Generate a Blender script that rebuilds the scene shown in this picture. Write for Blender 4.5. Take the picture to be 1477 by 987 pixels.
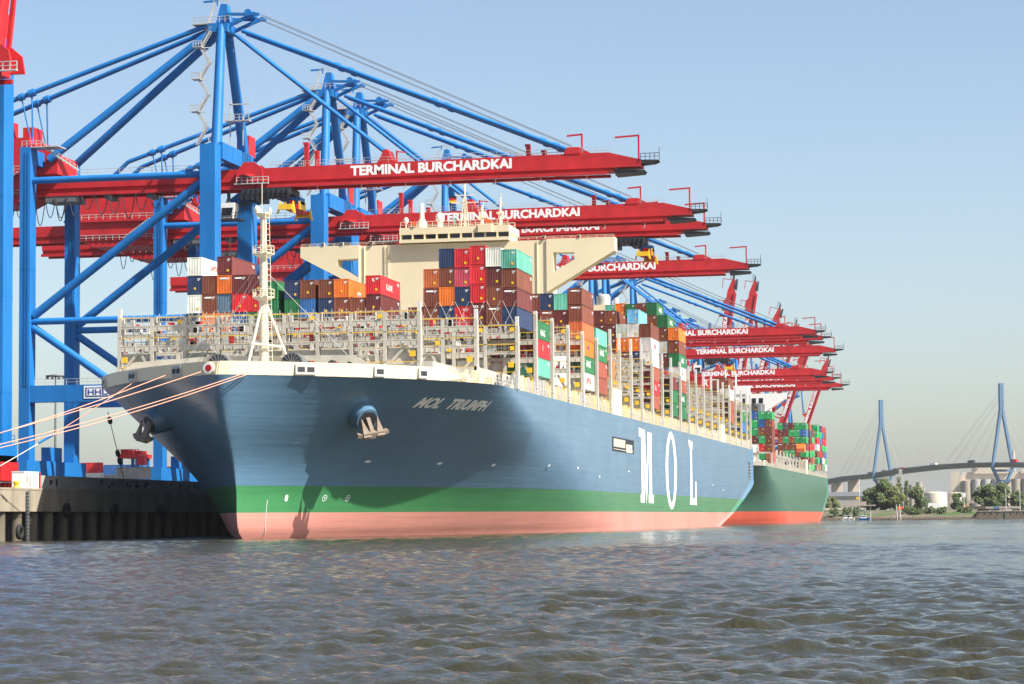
import bpy, bmesh, math, random
import numpy as np
from mathutils import Vector, Matrix
for o in list(bpy.data.objects): bpy.data.objects.remove(o)
S = bpy.context.scene
COL = S.collection
R = math.radians
rnd = random.Random(7)

# ------------------------------------------------------------------ camera
# metres; +X towards the open water, +Y along the quay away from the viewer, Z up
cam = bpy.data.cameras.new('camera'); co = bpy.data.objects.new('camera', cam); COL.objects.link(co)
cam.lens = 85.06; cam.sensor_width = 36; cam.clip_start = 0.5; cam.clip_end = 60000
rx = (0.979898, 0.199275, -0.009474); ru = (0.023796, -0.069599, 0.997291); rb = (0.198076, -0.977469, -0.072942)
m = Matrix((( rx[0], ru[0], rb[0], 0), (rx[1], ru[1], rb[1], 0), (rx[2], ru[2], rb[2], 2.35), (0, 0, 0, 1)))
co.matrix_world = m
S.camera = co
# ------------------------------------------------------------------ sky, sun, exposure
SUN = Vector((0.64, -0.235, 0.725)).normalized()
W = bpy.data.worlds.new("World"); S.world = W; W.use_nodes = True
nt = W.node_tree
sky = nt.nodes.new('ShaderNodeTexSky'); sky.sky_type = 'NISHITA'; sky.sun_disc = False
sky.sun_elevation = math.asin(SUN.z); sky.sun_rotation = math.atan2(SUN.x, SUN.y)
sky.air_density = 0.9; sky.dust_density = 1.75; sky.ozone_density = 0.25
bg = nt.nodes['Background']; bg.inputs['Strength'].default_value = 0.093
nt.links.new(sky.outputs[0], bg.inputs[0])
sl = bpy.data.lights.new('sun', 'SUN'); sl.energy = 5.0; sl.angle = R(0.5); sl.color = (1.0, 0.95, 0.86)
so = bpy.data.objects.new('sun', sl); COL.objects.link(so)
so.rotation_euler = SUN.to_track_quat('Z', 'Y').to_euler(); so.location = (200, -100, 300)
S.view_settings.view_transform = 'Standard'; S.view_settings.look = 'None'
S.view_settings.exposure = 0.95; S.view_settings.gamma = 1.0; S.view_settings.use_curve_mapping = False

# ------------------------------------------------------------------ materials
def mat(name, color, rough=0.5, var=0.12, scale=0.6, streak=0.0, bump=0.0, bscale=4, metallic=0.0, objcol=False, spec=0.5):
    mt = bpy.data.materials.new(name); mt.use_nodes = True
    n = mt.node_tree.nodes; l = mt.node_tree.links
    b = n['Principled BSDF']; b.inputs['Roughness'].default_value = rough; b.inputs['Metallic'].default_value = metallic
    b.inputs['Specular IOR Level'].default_value = spec
    tc = n.new('ShaderNodeTexCoord')
    nz = n.new('ShaderNodeTexNoise'); nz.inputs['Scale'].default_value = scale; nz.inputs['Detail'].default_value = 6
    src = tc.outputs['Object']
    if streak:
        mp = n.new('ShaderNodeMapping'); mp.inputs['Scale'].default_value = (1, 1, streak); l.new(src, mp.inputs[0]); src = mp.outputs[0]
    l.new(src, nz.inputs['Vector'])
    rp = n.new('ShaderNodeMapRange'); rp.inputs[1].default_value = 0.25; rp.inputs[2].default_value = 0.75
    rp.inputs[3].default_value = 1 - var; rp.inputs[4].default_value = 1 + var
    l.new(nz.outputs[0], rp.inputs[0])
    mx = n.new('ShaderNodeMix'); mx.data_type = 'RGBA'; mx.blend_type = 'MULTIPLY'; mx.inputs[0].default_value = 1.0
    if objcol:
        oi = n.new('ShaderNodeObjectInfo'); l.new(oi.outputs['Color'], mx.inputs[6])
        ad = n.new('ShaderNodeVectorMath'); ad.operation = 'MULTIPLY_ADD'
        ad.inputs[1].default_value = (1, 1, 1)
        cb = n.new('ShaderNodeCombineXYZ'); ml = n.new('ShaderNodeMath'); ml.operation = 'MULTIPLY'; ml.inputs[1].default_value = 200
        l.new(oi.outputs['Random'], ml.inputs[0]); l.new(ml.outputs[0], cb.inputs[0]); l.new(src, ad.inputs[0]); l.new(cb.outputs[0], ad.inputs[2])
        l.new(ad.outputs[0], nz.inputs['Vector'])
    else:
        mx.inputs[6].default_value = (*color, 1)
    l.new(rp.outputs[0], mx.inputs[7]); l.new(mx.outputs[2], b.inputs['Base Color'])
    if bump:
        bn = n.new('ShaderNodeTexNoise'); bn.inputs['Scale'].default_value = bscale; bn.inputs['Detail'].default_value = 4
        l.new(tc.outputs['Object'], bn.inputs['Vector'])
        bp = n.new('ShaderNodeBump'); bp.inputs['Strength'].default_value = bump; bp.inputs['Distance'].default_value = 0.1
        l.new(bn.outputs[0], bp.inputs['Height']); l.new(bp.outputs[0], b.inputs['Normal'])
    return mt
M = dict(
 blue=mat('crane_blue_paint', (.010, .150, .43), .5, .2, .35, streak=.25, spec=.3),
 red=mat('crane_red_paint', (.47, .020, .024), .5, .2, .35, spec=.3),
 dark=mat('dark_machinery', (.02, .022, .028), .6, .3, 1),
 grey=mat('galvanised_grey', (.42, .42, .40), .55, .2, .8),
 lgrey=mat('ship_deck_grey', (.47, .44, .37), .55, .14, .5),
 pgrey=mat('pale_post_grey', (.60, .59, .55), .55, .1, .5),
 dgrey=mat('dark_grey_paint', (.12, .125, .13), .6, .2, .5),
 white=mat('white_paint', (.80, .79, .76), .5, .05, .4),
 letter=mat('white_lettering', (.82, .82, .80), .5, .06, .8),
 cream=mat('cream_paint', (.80, .69, .46), .5, .05, .15),
 mastc=mat('pale_cream_mast_paint', (.72, .64, .48), .5, .06, .5),
 yellow=mat('yellow_paint', (.75, .46, .02), .5, .12, 1),
 glass=mat('dark_window_glass', (.015, .02, .025), .08, .1, 1),
 cont=mat('container_paint', (1, 1, 1), .5, .28, .9, streak=.4, objcol=True),
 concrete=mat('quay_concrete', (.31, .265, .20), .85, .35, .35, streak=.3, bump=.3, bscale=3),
 gcon=mat('grey_concrete', (.34, .33, .31), .85, .2, .3),
 wet_shade_pile=mat('stained_shade_darkened_piles', (.15, .125, .09), .8, .4, .5, streak=.3, bump=.3, bscale=3),  # tide stain, plus the shade under the quay painted into the dark base
 rubber=mat('black_rubber', (.012, .012, .012), .8, .2, 2),
 rope=mat('pale_orange_rope', (.72, .36, .25), .8, .1, 3),
 wrope=mat('white_rope', (.78, .74, .66), .8, .1, 3),
 anchor=mat('weathered_anchor_steel', (.20, .155, .115), .75, .25, 2),
 green=mat('ship_green_paint', (.05, .235, .145), .38, .08, .08, streak=.3),
 boot=mat('orange_red_boottop', (.60, .095, .05), .6, .14, .15, streak=.25),
 orange=mat('lifeboat_orange', (.85, .16, .02), .4, .05, 1),
 leaf=mat('green_leaves', (.045, .085, .022), .7, .5, .5),
 leafl=mat('light_leaves', (.12, .14, .035), .7, .4, .5),
 bark=mat('tree_bark', (.10, .075, .05), .9, .3, 2),
 bridge=mat('bridge_steel_blue', (.085, .17, .28), .5, .1, .1),
 deckc=mat('bridge_deck_grey', (.13, .14, .16), .6, .15, .1),
 pier=mat('pier_concrete', (.38, .32, .27), .85, .15, .1),
 silo=mat('silo_concrete', (.30, .26, .21), .85, .18, .08),
 tank=mat('tank_cream_paint', (.56, .48, .38), .6, .08, .1),
 grass=mat('bank_grass', (.05, .085, .02), .9, .5, .4, bump=.5, bscale=2),
 rock=mat('bank_rubble', (.14, .115, .08), .9, .4, .8, bump=.6, bscale=2),
 yard=mat('yard_asphalt', (.10, .10, .10), .9, .2, .05),
 black=mat('flag_black', (.01, .01, .01), .7), flagr=mat('flag_red', (.6, .02, .02), .7), gold=mat('flag_gold', (.8, .5, .03), .7),
 stext=mat('container_print_red', (.62, .05, .05), .6), btext=mat('sign_blue', (.02, .05, .25), .6),
 jade=mat('jade_tarpaulin', (.05, .45, .30), .7),
)

# ------------------------------------------------------------------ mesh builder
class MB:
    def __init__(s): s.v = []; s.f = []; s.m = []; s.sm = []
    def add(s, vs, fs, m=0, smooth=False):
        o = len(s.v); s.v += [tuple(p) for p in vs]
        for f in fs: s.f.append([o + i for i in f]); s.m.append(m); s.sm.append(smooth)
        return s
    def box(s, x0, x1, y0, y1, z0, z1, m=0):
        return s.add([(x0,y0,z0),(x1,y0,z0),(x1,y1,z0),(x0,y1,z0),(x0,y0,z1),(x1,y0,z1),(x1,y1,z1),(x0,y1,z1)],
                     [(0,3,2,1),(4,5,6,7),(0,1,5,4),(1,2,6,5),(2,3,7,6),(3,0,4,7)], m)
    def beam(s, p, q, w, h, m=0, side=(0, 1, 0)):       # w along side, h across
        p, q = Vector(p), Vector(q); d = (q - p).normalized(); a = Vector(side); a = (a - d * a.dot(d))
        if a.length < 1e-4: a = d.orthogonal()
        a.normalize(); b = d.cross(a); a = a * w / 2; b = b * h / 2
        vs = [p-a-b, p+a-b, p+a+b, p-a+b, q-a-b, q+a-b, q+a+b, q-a+b]
        return s.add(vs, [(0,1,2,3),(7,6,5,4),(0,4,5,1),(1,5,6,2),(2,6,7,3),(3,7,4,0)], m)
    def tube(s, p, q, r, n=10, m=0, r2=None, caps=True):
        p, q = Vector(p), Vector(q); d = (q - p)
        if d.length < 1e-6: return s
        d.normalize(); a = d.orthogonal().normalized(); b = d.cross(a); r2 = r if r2 is None else r2
        c = [(math.cos(2*math.pi*i/n), math.sin(2*math.pi*i/n)) for i in range(n)]
        vs = [p + (a*x + b*y)*r for x, y in c] + [q + (a*x + b*y)*r2 for x, y in c]
        s.add(vs, [(i, (i+1) % n, n + (i+1) % n, n + i) for i in range(n)], m, True)
        if caps: s.add(vs, [tuple(range(n))[::-1], tuple(range(n, 2*n))], m)
        return s
    def path(s, pts, r, n=6, m=0):
        for a, b in zip(pts, pts[1:]): s.tube(a, b, r, n, m)
        return s
    def lathe(s, c, prof, n=20, m=0):                    # prof: (radius, z)
        k = len(prof); vs = []
        for r, z in prof:
            for i in range(n):
                t = 2*math.pi*i/n; vs.append((c[0]+r*math.cos(t), c[1]+r*math.sin(t), c[2]+z))
        fs = [(j*n+i, j*n+(i+1) % n, (j+1)*n+(i+1) % n, (j+1)*n+i) for j in range(k-1) for i in range(n)]
        s.add(vs, fs, m, True); s.add(vs[-n:], [tuple(range(n))], m); return s
    def prism(s, poly, y0, y1, m=0):                     # xz polygon extruded along y
        n = len(poly); vs = [(x, y0, z) for x, z in poly] + [(x, y1, z) for x, z in poly]
        return s.add(vs, [tuple(range(n)), tuple(range(n, 2*n))[::-1]] + [(i, n+i, n+(i+1) % n, (i+1) % n) for i in range(n)], m)
    def prismx(s, poly, x0, x1, m=0):                    # yz polygon extruded along x
        n = len(poly); vs = [(x0, y, z) for y, z in poly] + [(x1, y, z) for y, z in poly]
        return s.add(vs, [tuple(range(n))[::-1], tuple(range(n, 2*n))] + [(i, (i+1) % n, n+(i+1) % n, n+i) for i in range(n)], m)
    def prismz(s, poly, z0, z1, m=0):
        n = len(poly); vs = [(x, y, z0) for x, y in poly] + [(x, y, z1) for x, y in poly]
        return s.add(vs, [tuple(range(n))[::-1], tuple(range(n, 2*n))] + [(i, (i+1) % n, n+(i+1) % n, n+i) for i in range(n)], m)
    def rail(s, p, q, h=1.1, r=.03, step=2.0, m=0, mt=None):
        p, q = Vector(p), Vector(q); L = (q - p).length; k = max(1, int(L/step)); up = Vector((0, 0, h))
        s.beam(p+up, q+up, 2*r, 2*r, m if mt is None else mt); s.beam(p+up*.5, q+up*.5, 1.6*r, 1.6*r, m)
        for i in range(k+1):
            t = p.lerp(q, i/k); s.beam(t, t+up, 2*r, 2*r, m)
        return s
    def mesh(s, name, mats):
        me = bpy.data.meshes.new(name); me.from_pydata(s.v, [], s.f)
        for x in (mats if isinstance(mats, (list, tuple)) else [mats]): me.materials.append(x)
        me.polygons.foreach_set('material_index', s.m); me.polygons.foreach_set('use_smooth', s.sm); me.update(); return me
    def build(s, name, mats, parent=None, loc=None):
        o = bpy.data.objects.new(name, s.mesh(name, mats)); COL.objects.link(o)
        if parent: o.parent = parent
        if loc: o.location = loc
        return o
def tag(o, label=None, cat=None, group=None, kind=None):
    if label: o['label'] = label
    if cat: o['category'] = cat
    if group: o['group'] = group
    if kind: o['kind'] = kind
    return o
def empty(name, loc, label, cat, group=None):
    o = bpy.data.objects.new(name, None); COL.objects.link(o); o.location = loc; return tag(o, label, cat, group)
def copy_tree(o, parent=None):
    c = o.copy(); COL.objects.link(c)
    if parent: c.parent = parent
    for ch in list(o.children): copy_tree(ch, c)
    return c
TC = {}
def text_mesh(t, width=None, height=None, bold=.012, shear=0.0):
    """flat lettering in the XZ plane starting at x=0, z=0 -> (verts, faces)"""
    key = (t, bold, shear)
    if key not in TC:
        cu = bpy.data.curves.new('lettering', 'FONT'); cu.body = t; cu.offset = bold; cu.shear = shear; cu.resolution_u = 3
        ob = bpy.data.objects.new('lettering', cu); COL.objects.link(ob)
        me = bpy.data.meshes.new_from_object(ob.evaluated_get(bpy.context.evaluated_depsgraph_get()))
        TC[key] = ([tuple(v.co) for v in me.vertices], [tuple(p.vertices) for p in me.polygons])
        bpy.data.objects.remove(ob); bpy.data.curves.remove(cu); bpy.data.meshes.remove(me)
    vs, fs = TC[key]
    a = np.array(vs)[:, :2]; a = a - a.min(0); sz = a.max(0)
    sx = width/sz[0] if width else height/sz[1]; sy = height/sz[1] if height else sx
    return a*[sx, sy], fs

# ------------------------------------------------------------------ water, land (setting)
def water():
    rg = np.random.default_rng(3)
    rs = [22.0]
    while rs[-1] < 1250: rs.append(rs[-1]*1.0030 + .004)
    rs = np.array(rs); th = np.radians(np.linspace(-28, 20, 440))
    Rr, T = np.meshgrid(rs, th, indexing='ij')
    X = Rr*np.sin(T); Y = Rr*np.cos(T) - 8.0
    Z = np.zeros_like(X)
    res = np.maximum(Rr*.0030, .11)
    n = 120
    for i in range(n):
        lam = .34*(5.2/.34)**(i/(n-1)); k = 2*math.pi/lam
        ang = R(262) + rg.normal()*.48
        amp = .0041*lam*rg.uniform(.3, 1.6)*(1 if lam < 1.3 else (1.3/lam)**.95)
        fade = np.clip((lam/res - 1.5)/1.0, 0, 1)
        ph = rg.uniform(0, 6.28)
        c = np.sin(k*(X*math.cos(ang) + Y*math.sin(ang)) + ph)
        Z += amp*fade*(np.exp(1.3*c) - 1.4)
    g = .65 + .5*(np.sin(X*.045+1.3*np.sin(Y*.021)) * np.sin(Y*.033+.9*np.sin(X*.027)) )
    Z *= g
    edge = np.clip((1250 - Rr)/200, 0, 1); Z = Z*edge
    nr, nc = X.shape
    me = bpy.data.meshes.new('river_water')
    co_ = np.stack([X, Y, Z], -1).reshape(-1, 3)
    idx = np.arange(nr*nc).reshape(nr, nc)
    q = np.stack([idx[:-1, :-1], idx[:-1, 1:], idx[1:, 1:], idx[1:, :-1]], -1).reshape(-1, 4)[:, ::-1]
    me.vertices.add(len(co_)); me.vertices.foreach_set('co', co_.ravel())
    me.loops.add(q.size); me.loops.foreach_set('vertex_index', q.ravel().astype(np.int32))
    me.polygons.add(len(q)); me.polygons.foreach_set('loop_start', np.arange(0, q.size, 4, dtype=np.int32))
    me.polygons.foreach_set('loop_total', np.full(len(q), 4, dtype=np.int32))
    me.polygons.foreach_set('use_smooth', np.ones(len(q), dtype=bool))
    me.update(); me.validate()
    mt = bpy.data.materials.new('river_water'); mt.use_nodes = True
    nn = mt.node_tree.nodes; l = mt.node_tree.links; b = nn['Principled BSDF']
    b.inputs['Base Color'].default_value = (.037, .034, .017, 1); b.inputs['Roughness'].default_value = .06; b.inputs['IOR'].default_value = 1.333
    tc = nn.new('ShaderNodeTexCoord'); mp = nn.new('ShaderNodeMapping'); mp.inputs['Scale'].default_value = (1.3, 1.0, 1)
    mp.inputs['Rotation'].default_value = (0, 0, .25)
    l.new(tc.outputs['Object'], mp.inputs[0])
    n1 = nn.new('ShaderNodeTexNoise'); n1.inputs['Scale'].default_value = 11.0; n1.inputs['Detail'].default_value = 5; n1.inputs['Roughness'].default_value = .6
    l.new(mp.outputs[0], n1.inputs['Vector'])
    bp = nn.new('ShaderNodeBump'); bp.inputs['Strength'].default_value = 1.0; bp.inputs['Distance'].default_value = 1.0
    n2 = nn.new('ShaderNodeTexNoise'); n2.inputs['Scale'].default_value = 3.6; n2.inputs['Detail'].default_value = 3; l.new(mp.outputs[0], n2.inputs['Vector'])
    m1 = nn.new('ShaderNodeMath'); m1.operation = 'MULTIPLY'; m1.inputs[1].default_value = .022; l.new(n1.outputs[0], m1.inputs[0])
    m2 = nn.new('ShaderNodeMath'); m2.operation = 'MULTIPLY_ADD'; m2.inputs[1].default_value = .07; l.new(n2.outputs[0], m2.inputs[0]); l.new(m1.outputs[0], m2.inputs[2])
    l.new(m2.outputs[0], bp.inputs['Height']); l.new(bp.outputs[0], b.inputs['Normal'])
    me.materials.append(mt)
    o = bpy.data.objects.new('water', me); COL.objects.link(o); tag(o, kind='structure')
    w2 = MB().add([(-9000, -600, -.75), (9000, -600, -.75), (9000, 12000, -.75), (-9000, 12000, -.75)], [(0, 1, 2, 3)]).build('water_far', mt)
    w2.name = 'riverbed_water'; tag(w2, kind='structure')
water()

# land: the quay side yard and the far shore
land = MB()
land.box(-900, -137.5, 215, 1600, -2, 7.15).build('ground', M['yard'])
tag(bpy.data.objects['ground'], kind='structure')
fs = MB()
SH = [(-420, 1290), (-130, 1262), (-60, 1246), (-14, 1240)]
pr = [(-3, -1), (0, .5), (4, 2.0), (12, 3.6), (22, 4.6), (60, 5.2), (2500, 6.0)]
rows = []
for (x, y) in SH:
    rows.append([(x, y + a, z) for a, z in pr])
vs = [p for r in rows for p in r]; k = len(pr)
for i in range(len(SH)-1):
    for j in range(k-1):
        mi = 1 if j < 2 else 0
        fs.add([rows[i][j], rows[i+1][j], rows[i+1][j+1], rows[i][j+1]], [(0, 1, 2, 3)], mi)
fs.box(-14, 400, 1243, 3800, -2, 3.9, 2)
bk = mat('overgrown_bank', (.10, .085, .05), .95, .35, .6, bump=.6, bscale=2)
_n = bk.node_tree.nodes; _l = bk.node_tree.links; _x = [q for q in _n if q.bl_idname == 'ShaderNodeMix'][0]
_t = _n.new('ShaderNodeTexNoise'); _t.inputs['Scale'].default_value = .16; _t.inputs['Detail'].default_value = 5
_c = _n.new('ShaderNodeTexCoord'); _l.new(_c.outputs['Object'], _t.inputs['Vector'])
_r = _n.new('ShaderNodeValToRGB'); _r.color_ramp.elements[0].position = .46; _r.color_ramp.elements[0].color = (.13, .105, .07, 1); _r.color_ramp.elements[1].position = .54; _r.color_ramp.elements[1].color = (.05, .095, .02, 1)
_l.new(_t.outputs[0], _r.inputs[0]); _l.new(_r.outputs[0], _x.inputs[6])
o = fs.build('shore_ground', [bk, M['rock'], M['yard']]); tag(o, kind='structure')
def part(mb, name, mats, parent, base=(0, 0, 0), label=None):
    if base != (0, 0, 0): mb.v = [(x-base[0], y-base[1], z-base[2]) for x, y, z in mb.v]
    o = mb.build(name, mats, parent)
    if label: o['label'] = label
    return o
def mesh_part(vs, fs, name, mats, parent, base):
    mb = MB(); mb.add(vs, fs); return part(mb, name, mats, parent, base)

# ------------------------------------------------------------------ hull shape of the two container ships
def hull_fn(xc, B, zd, stem_y, P, wl_shift=0.0):
    Lw, Ld, nw, nd, p, q = P
    zs = [-3, 0, 1, 3, 6, 10, 14.3, 16, 18.5, 21.35, 24]; ys = [6, 2.5, .6, .1, 0, -1.5, -5, -6, -7, -7.7, -8]
    def stem(z): return stem_y + float(np.interp(z, zs, ys))
    def hb(y, z):
        t = min(max(z/zd, 0), 1); L = Lw + (Ld-Lw)*t**p; n = nw + (nd-nw)*t**q
        s = min(max((y-stem(z))/L, 0), 1)
        b = B*(1-(1-s)**n)
        if s > 1e-6 and z > 7: b = min(B, b*math.sqrt(1 + 1.8/L*min(1, (z-7)/14)/s))
        return b
    return stem, hb
def build_hull(xc, zd, stem, hb, stern, levels, mids, mats, name, parent, base):
    """levels: heights; mids: material per strip"""
    us = np.concatenate([[0, .0006, .0015, .003, .005, .008], np.linspace(.012, .16, 48), np.linspace(.18, 1, 24)])
    mb = MB(); nu = len(us); g = {}
    for sd in (1, -1):
        vs = []
        for z in levels:
            y0, y1 = stem(z), stern(z)
            for u in us:
                y = y0 + (y1-y0)*u; vs.append((xc + sd*hb(y, z), y, z))
        for j in range(len(levels)-1):
            fs = []
            for i in range(nu-1):
                a = j*nu+i; f = (a, a+1, a+nu+1, a+nu); fs.append(f if sd > 0 else f[::-1])
            mb.add(vs, fs, mids[j], True) if False else g.setdefault((sd, j), (vs, fs))
        o = len(mb.v); mb.v += vs
        for j in range(len(levels)-1):
            for f in g[(sd, j)][1]: mb.f.append([o+i for i in f]); mb.m.append(mids[j]); mb.sm.append(True)
    for j in range(len(levels)-1):          # stern / transom
        z0, z1 = levels[j], levels[j+1]
        b0, b1 = hb(stern(z0), z0), hb(stern(z1), z1)
        mb.add([(xc-b0, stern(z0), z0), (xc+b0, stern(z0), z0), (xc+b1, stern(z1), z1), (xc-b1, stern(z1), z1)], [(0, 1, 2, 3)], mids[j])
    ob = part(mb, name, mats, parent, base)
    bm = bmesh.new(); bm.from_mesh(ob.data); bmesh.ops.remove_doubles(bm, verts=bm.verts, dist=.002)
    bm.to_mesh(ob.data); bm.free(); return ob

def hull_paint(name, color, rough=.24, rust=.25):
    """ship-side paint: faint horizontal strakes, dull patches, vertical runs"""
    mt = mat(name, color, rough, .12, .09, streak=1.6, spec=.6)
    n = mt.node_tree.nodes; l = mt.node_tree.links; b = n['Principled BSDF']
    tc = n.new('ShaderNodeTexCoord'); mp = n.new('ShaderNodeMapping'); mp.inputs['Scale'].default_value = (.05, .035, 1.1)
    l.new(tc.outputs['Object'], mp.inputs[0])
    nz = n.new('ShaderNodeTexNoise'); nz.inputs['Scale'].default_value = 1.2; nz.inputs['Detail'].default_value = 5
    l.new(mp.outputs[0], nz.inputs['Vector'])
    bp = n.new('ShaderNodeBump'); bp.inputs['Strength'].default_value = .35; bp.inputs['Distance'].default_value = .12
    sp = n.new('ShaderNodeSeparateXYZ'); cb = n.new('ShaderNodeCombineXYZ'); l.new(tc.outputs['Object'], sp.inputs[0]); l.new(sp.outputs[1], cb.inputs[0]); l.new(sp.outputs[2], cb.inputs[1])
    bk = n.new('ShaderNodeTexBrick'); bk.inputs['Scale'].default_value = 1; bk.inputs['Mortar Size'].default_value = .035; bk.inputs['Mortar Smooth'].default_value = .6; bk.inputs['Brick Width'].default_value = 9.5; bk.inputs['Row Height'].default_value = 2.6
    l.new(cb.outputs[0], bk.inputs['Vector'])
    ad = n.new('ShaderNodeMath'); ad.operation = 'MULTIPLY_ADD'; ad.inputs[1].default_value = -.10; l.new(bk.outputs['Fac'], ad.inputs[0]); l.new(nz.outputs[0], ad.inputs[2])
    l.new(ad.outputs[0], bp.inputs['Height']); l.new(bp.outputs[0], b.inputs['Normal'])
    mx0 = [q for q in n if q.bl_idname == 'ShaderNodeMix'][0]
    def layer(prev, scl, sc_, lo, hi, colr, amt):       # blotches of another colour with their own shape
        mp2 = n.new('ShaderNodeMapping'); mp2.inputs['Scale'].default_value = scl; l.new(tc.outputs['Object'], mp2.inputs[0])
        t = n.new('ShaderNodeTexNoise'); t.inputs['Scale'].default_value = sc_; t.inputs['Detail'].default_value = 7; t.inputs['Roughness'].default_value = .65; l.new(mp2.outputs[0], t.inputs['Vector'])
        r = n.new('ShaderNodeMapRange'); r.inputs[1].default_value = lo; r.inputs[2].default_value = hi; r.inputs[3].default_value = 0; r.inputs[4].default_value = amt; l.new(t.outputs[0], r.inputs[0])
        m2 = n.new('ShaderNodeMix'); m2.data_type = 'RGBA'; l.new(r.outputs[0], m2.inputs[0]); l.new(prev, m2.inputs[6]); m2.inputs[7].default_value = (*colr, 1); return m2.outputs[2]
    o1 = layer(mx0.outputs[2], (.9, .9, .06), .9, .60, .74, (color[0]*.55+.02, color[1]*.55+.015, color[2]*.5), .45)     # vertical runs
    o2 = layer(o1, (.25, .25, .8), 1.0, .66, .74, (min(1, color[0]*1.5+.06), min(1, color[1]*1.4+.06), min(1, color[2]*1.3+.06)), .40)  # scuffs
    o3 = layer(o2, (1, 1, .12), .55, .70, .78, (.16, .07, .03), rust)
    l.new(o3, b.inputs['Base Color'])
    return mt
M['hblue'] = hull_paint('hull_blue', (.095, .19, .29)); M['hgreen'] = hull_paint('hull_green_band', (.045, .20, .075))
M['hpink'] = hull_paint('hull_pink_boottop', (.56, .235, .19), .5, .6); M['hg2'] = hull_paint('hull_teal_green', (.045, .15, .10))

# ------------------------------------------------------------------ the big blue ship
XC, HB, ZD = -99.3, 29.4, 21.35
SB = (XC, 306.0, 0.0)
stem1, hb1 = hull_fn(XC, HB, ZD, 306.0, (136.2, 50.6, 1.853, 2.464, 1.065, 1.088))
stern1 = lambda z: float(np.interp(z, [-3, 0, 3.5, 7.3, 11.3, 30], [578, 604, 637, 664, 689, 689]))
ship = empty('container_ship', SB, 'huge blue container ship with white MOL letters, moored bow towards viewer under red crane booms', 'container ship')
lv = [-2.5, 0, .8, 1.6, 2.5, 3.5, 4.4, 5.3, 6.2, 7.1, 8.2, 9.4, 10.6, 11.8, 13, 14.2, 15.4, 16.5, 17.6, 18.6, 19.6, 20.5, ZD]
build_hull(XC, ZD, stem1, hb1, stern1, lv, [2 if z < 3.4 else 1 if z < 7.0 else 0 for z in lv[:-1]], [M['hblue'], M['hgreen'], M['hpink']], 'hull', ship, SB)
def pt1(s, sd, z=ZD, out=0.0):       # point on the deck edge, s metres aft of the stem
    y = stem1(ZD) + s; return Vector((XC + sd*(hb1(y, ZD)+out), y, z))
# deck and hatch block
mb = MB(); ss = [0, .3, .8, 1.5, 2.5, 4, 6, 9, 12, 16, 20, 25, 30, 36, 42, 50, 60, 390.6]
poly = [pt1(s, 1) for s in ss] + [pt1(s, -1) for s in ss[::-1]]
mb.add([(p.x, p.y, ZD-.05) for p in poly], [tuple(range(len(poly)))])
part(mb, 'deck', M['lgrey'], ship, SB)
mb = MB(); mb.box(-127.4, -73.2, 352.3, 686, ZD, 24.1); mb.box(-122, -76.6, 323, 337, ZD, 24.1); mb.box(-126.5, -73.5, 337, 352.3, ZD, 24.1)
part(mb, 'hatch_coaming', M['lgrey'], ship, SB)
# bulwark round the bow
sb = [(37, -1), (33, -1), (29, -1), (25, -1), (21, -1), (17.5, -1), (14, -1), (11, -1), (8.5, -1), (6.2, -1), (4.2, -1), (2.5, -1), (1.3, -1), (.5, -1), (0, 1), (.5, 1), (1.3, 1), (2.5, 1), (4.2, 1), (6.2, 1), (8.5, 1), (11, 1), (14, 1), (17.5, 1), (21, 1), (24, 1), (27.5, 1)]
def bulwark(stations, ptf, h, t=.25):
    mb = MB(); n = len(stations); vs = []
    for i, (s, sd) in enumerate(stations):
        hh = h*(1 - (.75 if i in (0, n-1) else 0))
        a = ptf(s, sd, ZD - .02, .0); b = ptf(s, sd, ZD + hh, .30); c = ptf(s, sd, ZD + hh, .30 - t); d = ptf(s, sd, ZD - .02, -t)
        vs += [a, b, c, d]
    for i in range(n-1):
        o = i*4
        for e in range(4):
            f = (o+e, o+(e+1) % 4, o+4+(e+1) % 4, o+4+e); mb.sm
            mb.f.append(list(f)); mb.m.append(0); mb.sm.append(False)
    mb.v = [tuple(v) for v in vs]; mb.f.append([0, 1, 2, 3]); mb.m.append(0); mb.sm.append(False)
    e = 4*(n-1); mb.f.append([e+3, e+2, e+1, e]); mb.m.append(0); mb.sm.append(False)
    return mb
part(bulwark(sb, pt1, 1.75), 'bulwark', M['cream'], ship, SB)
# fairleads in the bulwark (grey frames with dark openings) and the round centre chock
def fairlead(s, sd, w, twin=False):
    c = pt1(s, sd, ZD + .8, .18); c2 = pt1(s + .5, sd, ZD + .8, .18); t = (c2 - c).normalized(); nrm = Vector((t.y, -t.x, 0))
    if nrm.x*sd < 0 and abs(nrm.x) > .01: nrm = -nrm
    if nrm.y > 0.3: nrm = -nrm
    mb = MB(); up = Vector((0, 0, 1))
    def bx(cc, a, b, d, mi): mb.beam(cc - t*a/2, cc + t*a/2, 2*d, b, mi, side=nrm)
    bx(c, w, 1.35, .22, 0)
    for k in ((-.23, .23) if twin else (0,)): bx(c + t*k*w + nrm*.1, w*(.34 if twin else .6), .62, .16, 1)
    part(mb, 'fairlead', [M['grey'], M['dark']], ship, SB)
for s, sd, w, tw in [(6.6, 1, 3.0, True), (14.5, 1, 1.8, False), (20.5, 1, 1.8, False), (4.2, -1, 2.2, True), (12.8, -1, 2.4, True), (25, -1, 1.4, False), (29, -1, 1.4, False)]: fairlead(s, sd, w, tw)
mb = MB(); p = pt1(.25, -1, ZD+.85, .2); mb.tube(p + Vector((0, .3, 0)), p + Vector((-.05, -.25, 0)), .72, 18, 0); mb.tube(p, p + Vector((-.05, -.3, 0)), .45, 14, 1)
part(mb, 'centre_chock', [M['white'], M['red']], ship, SB)
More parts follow.
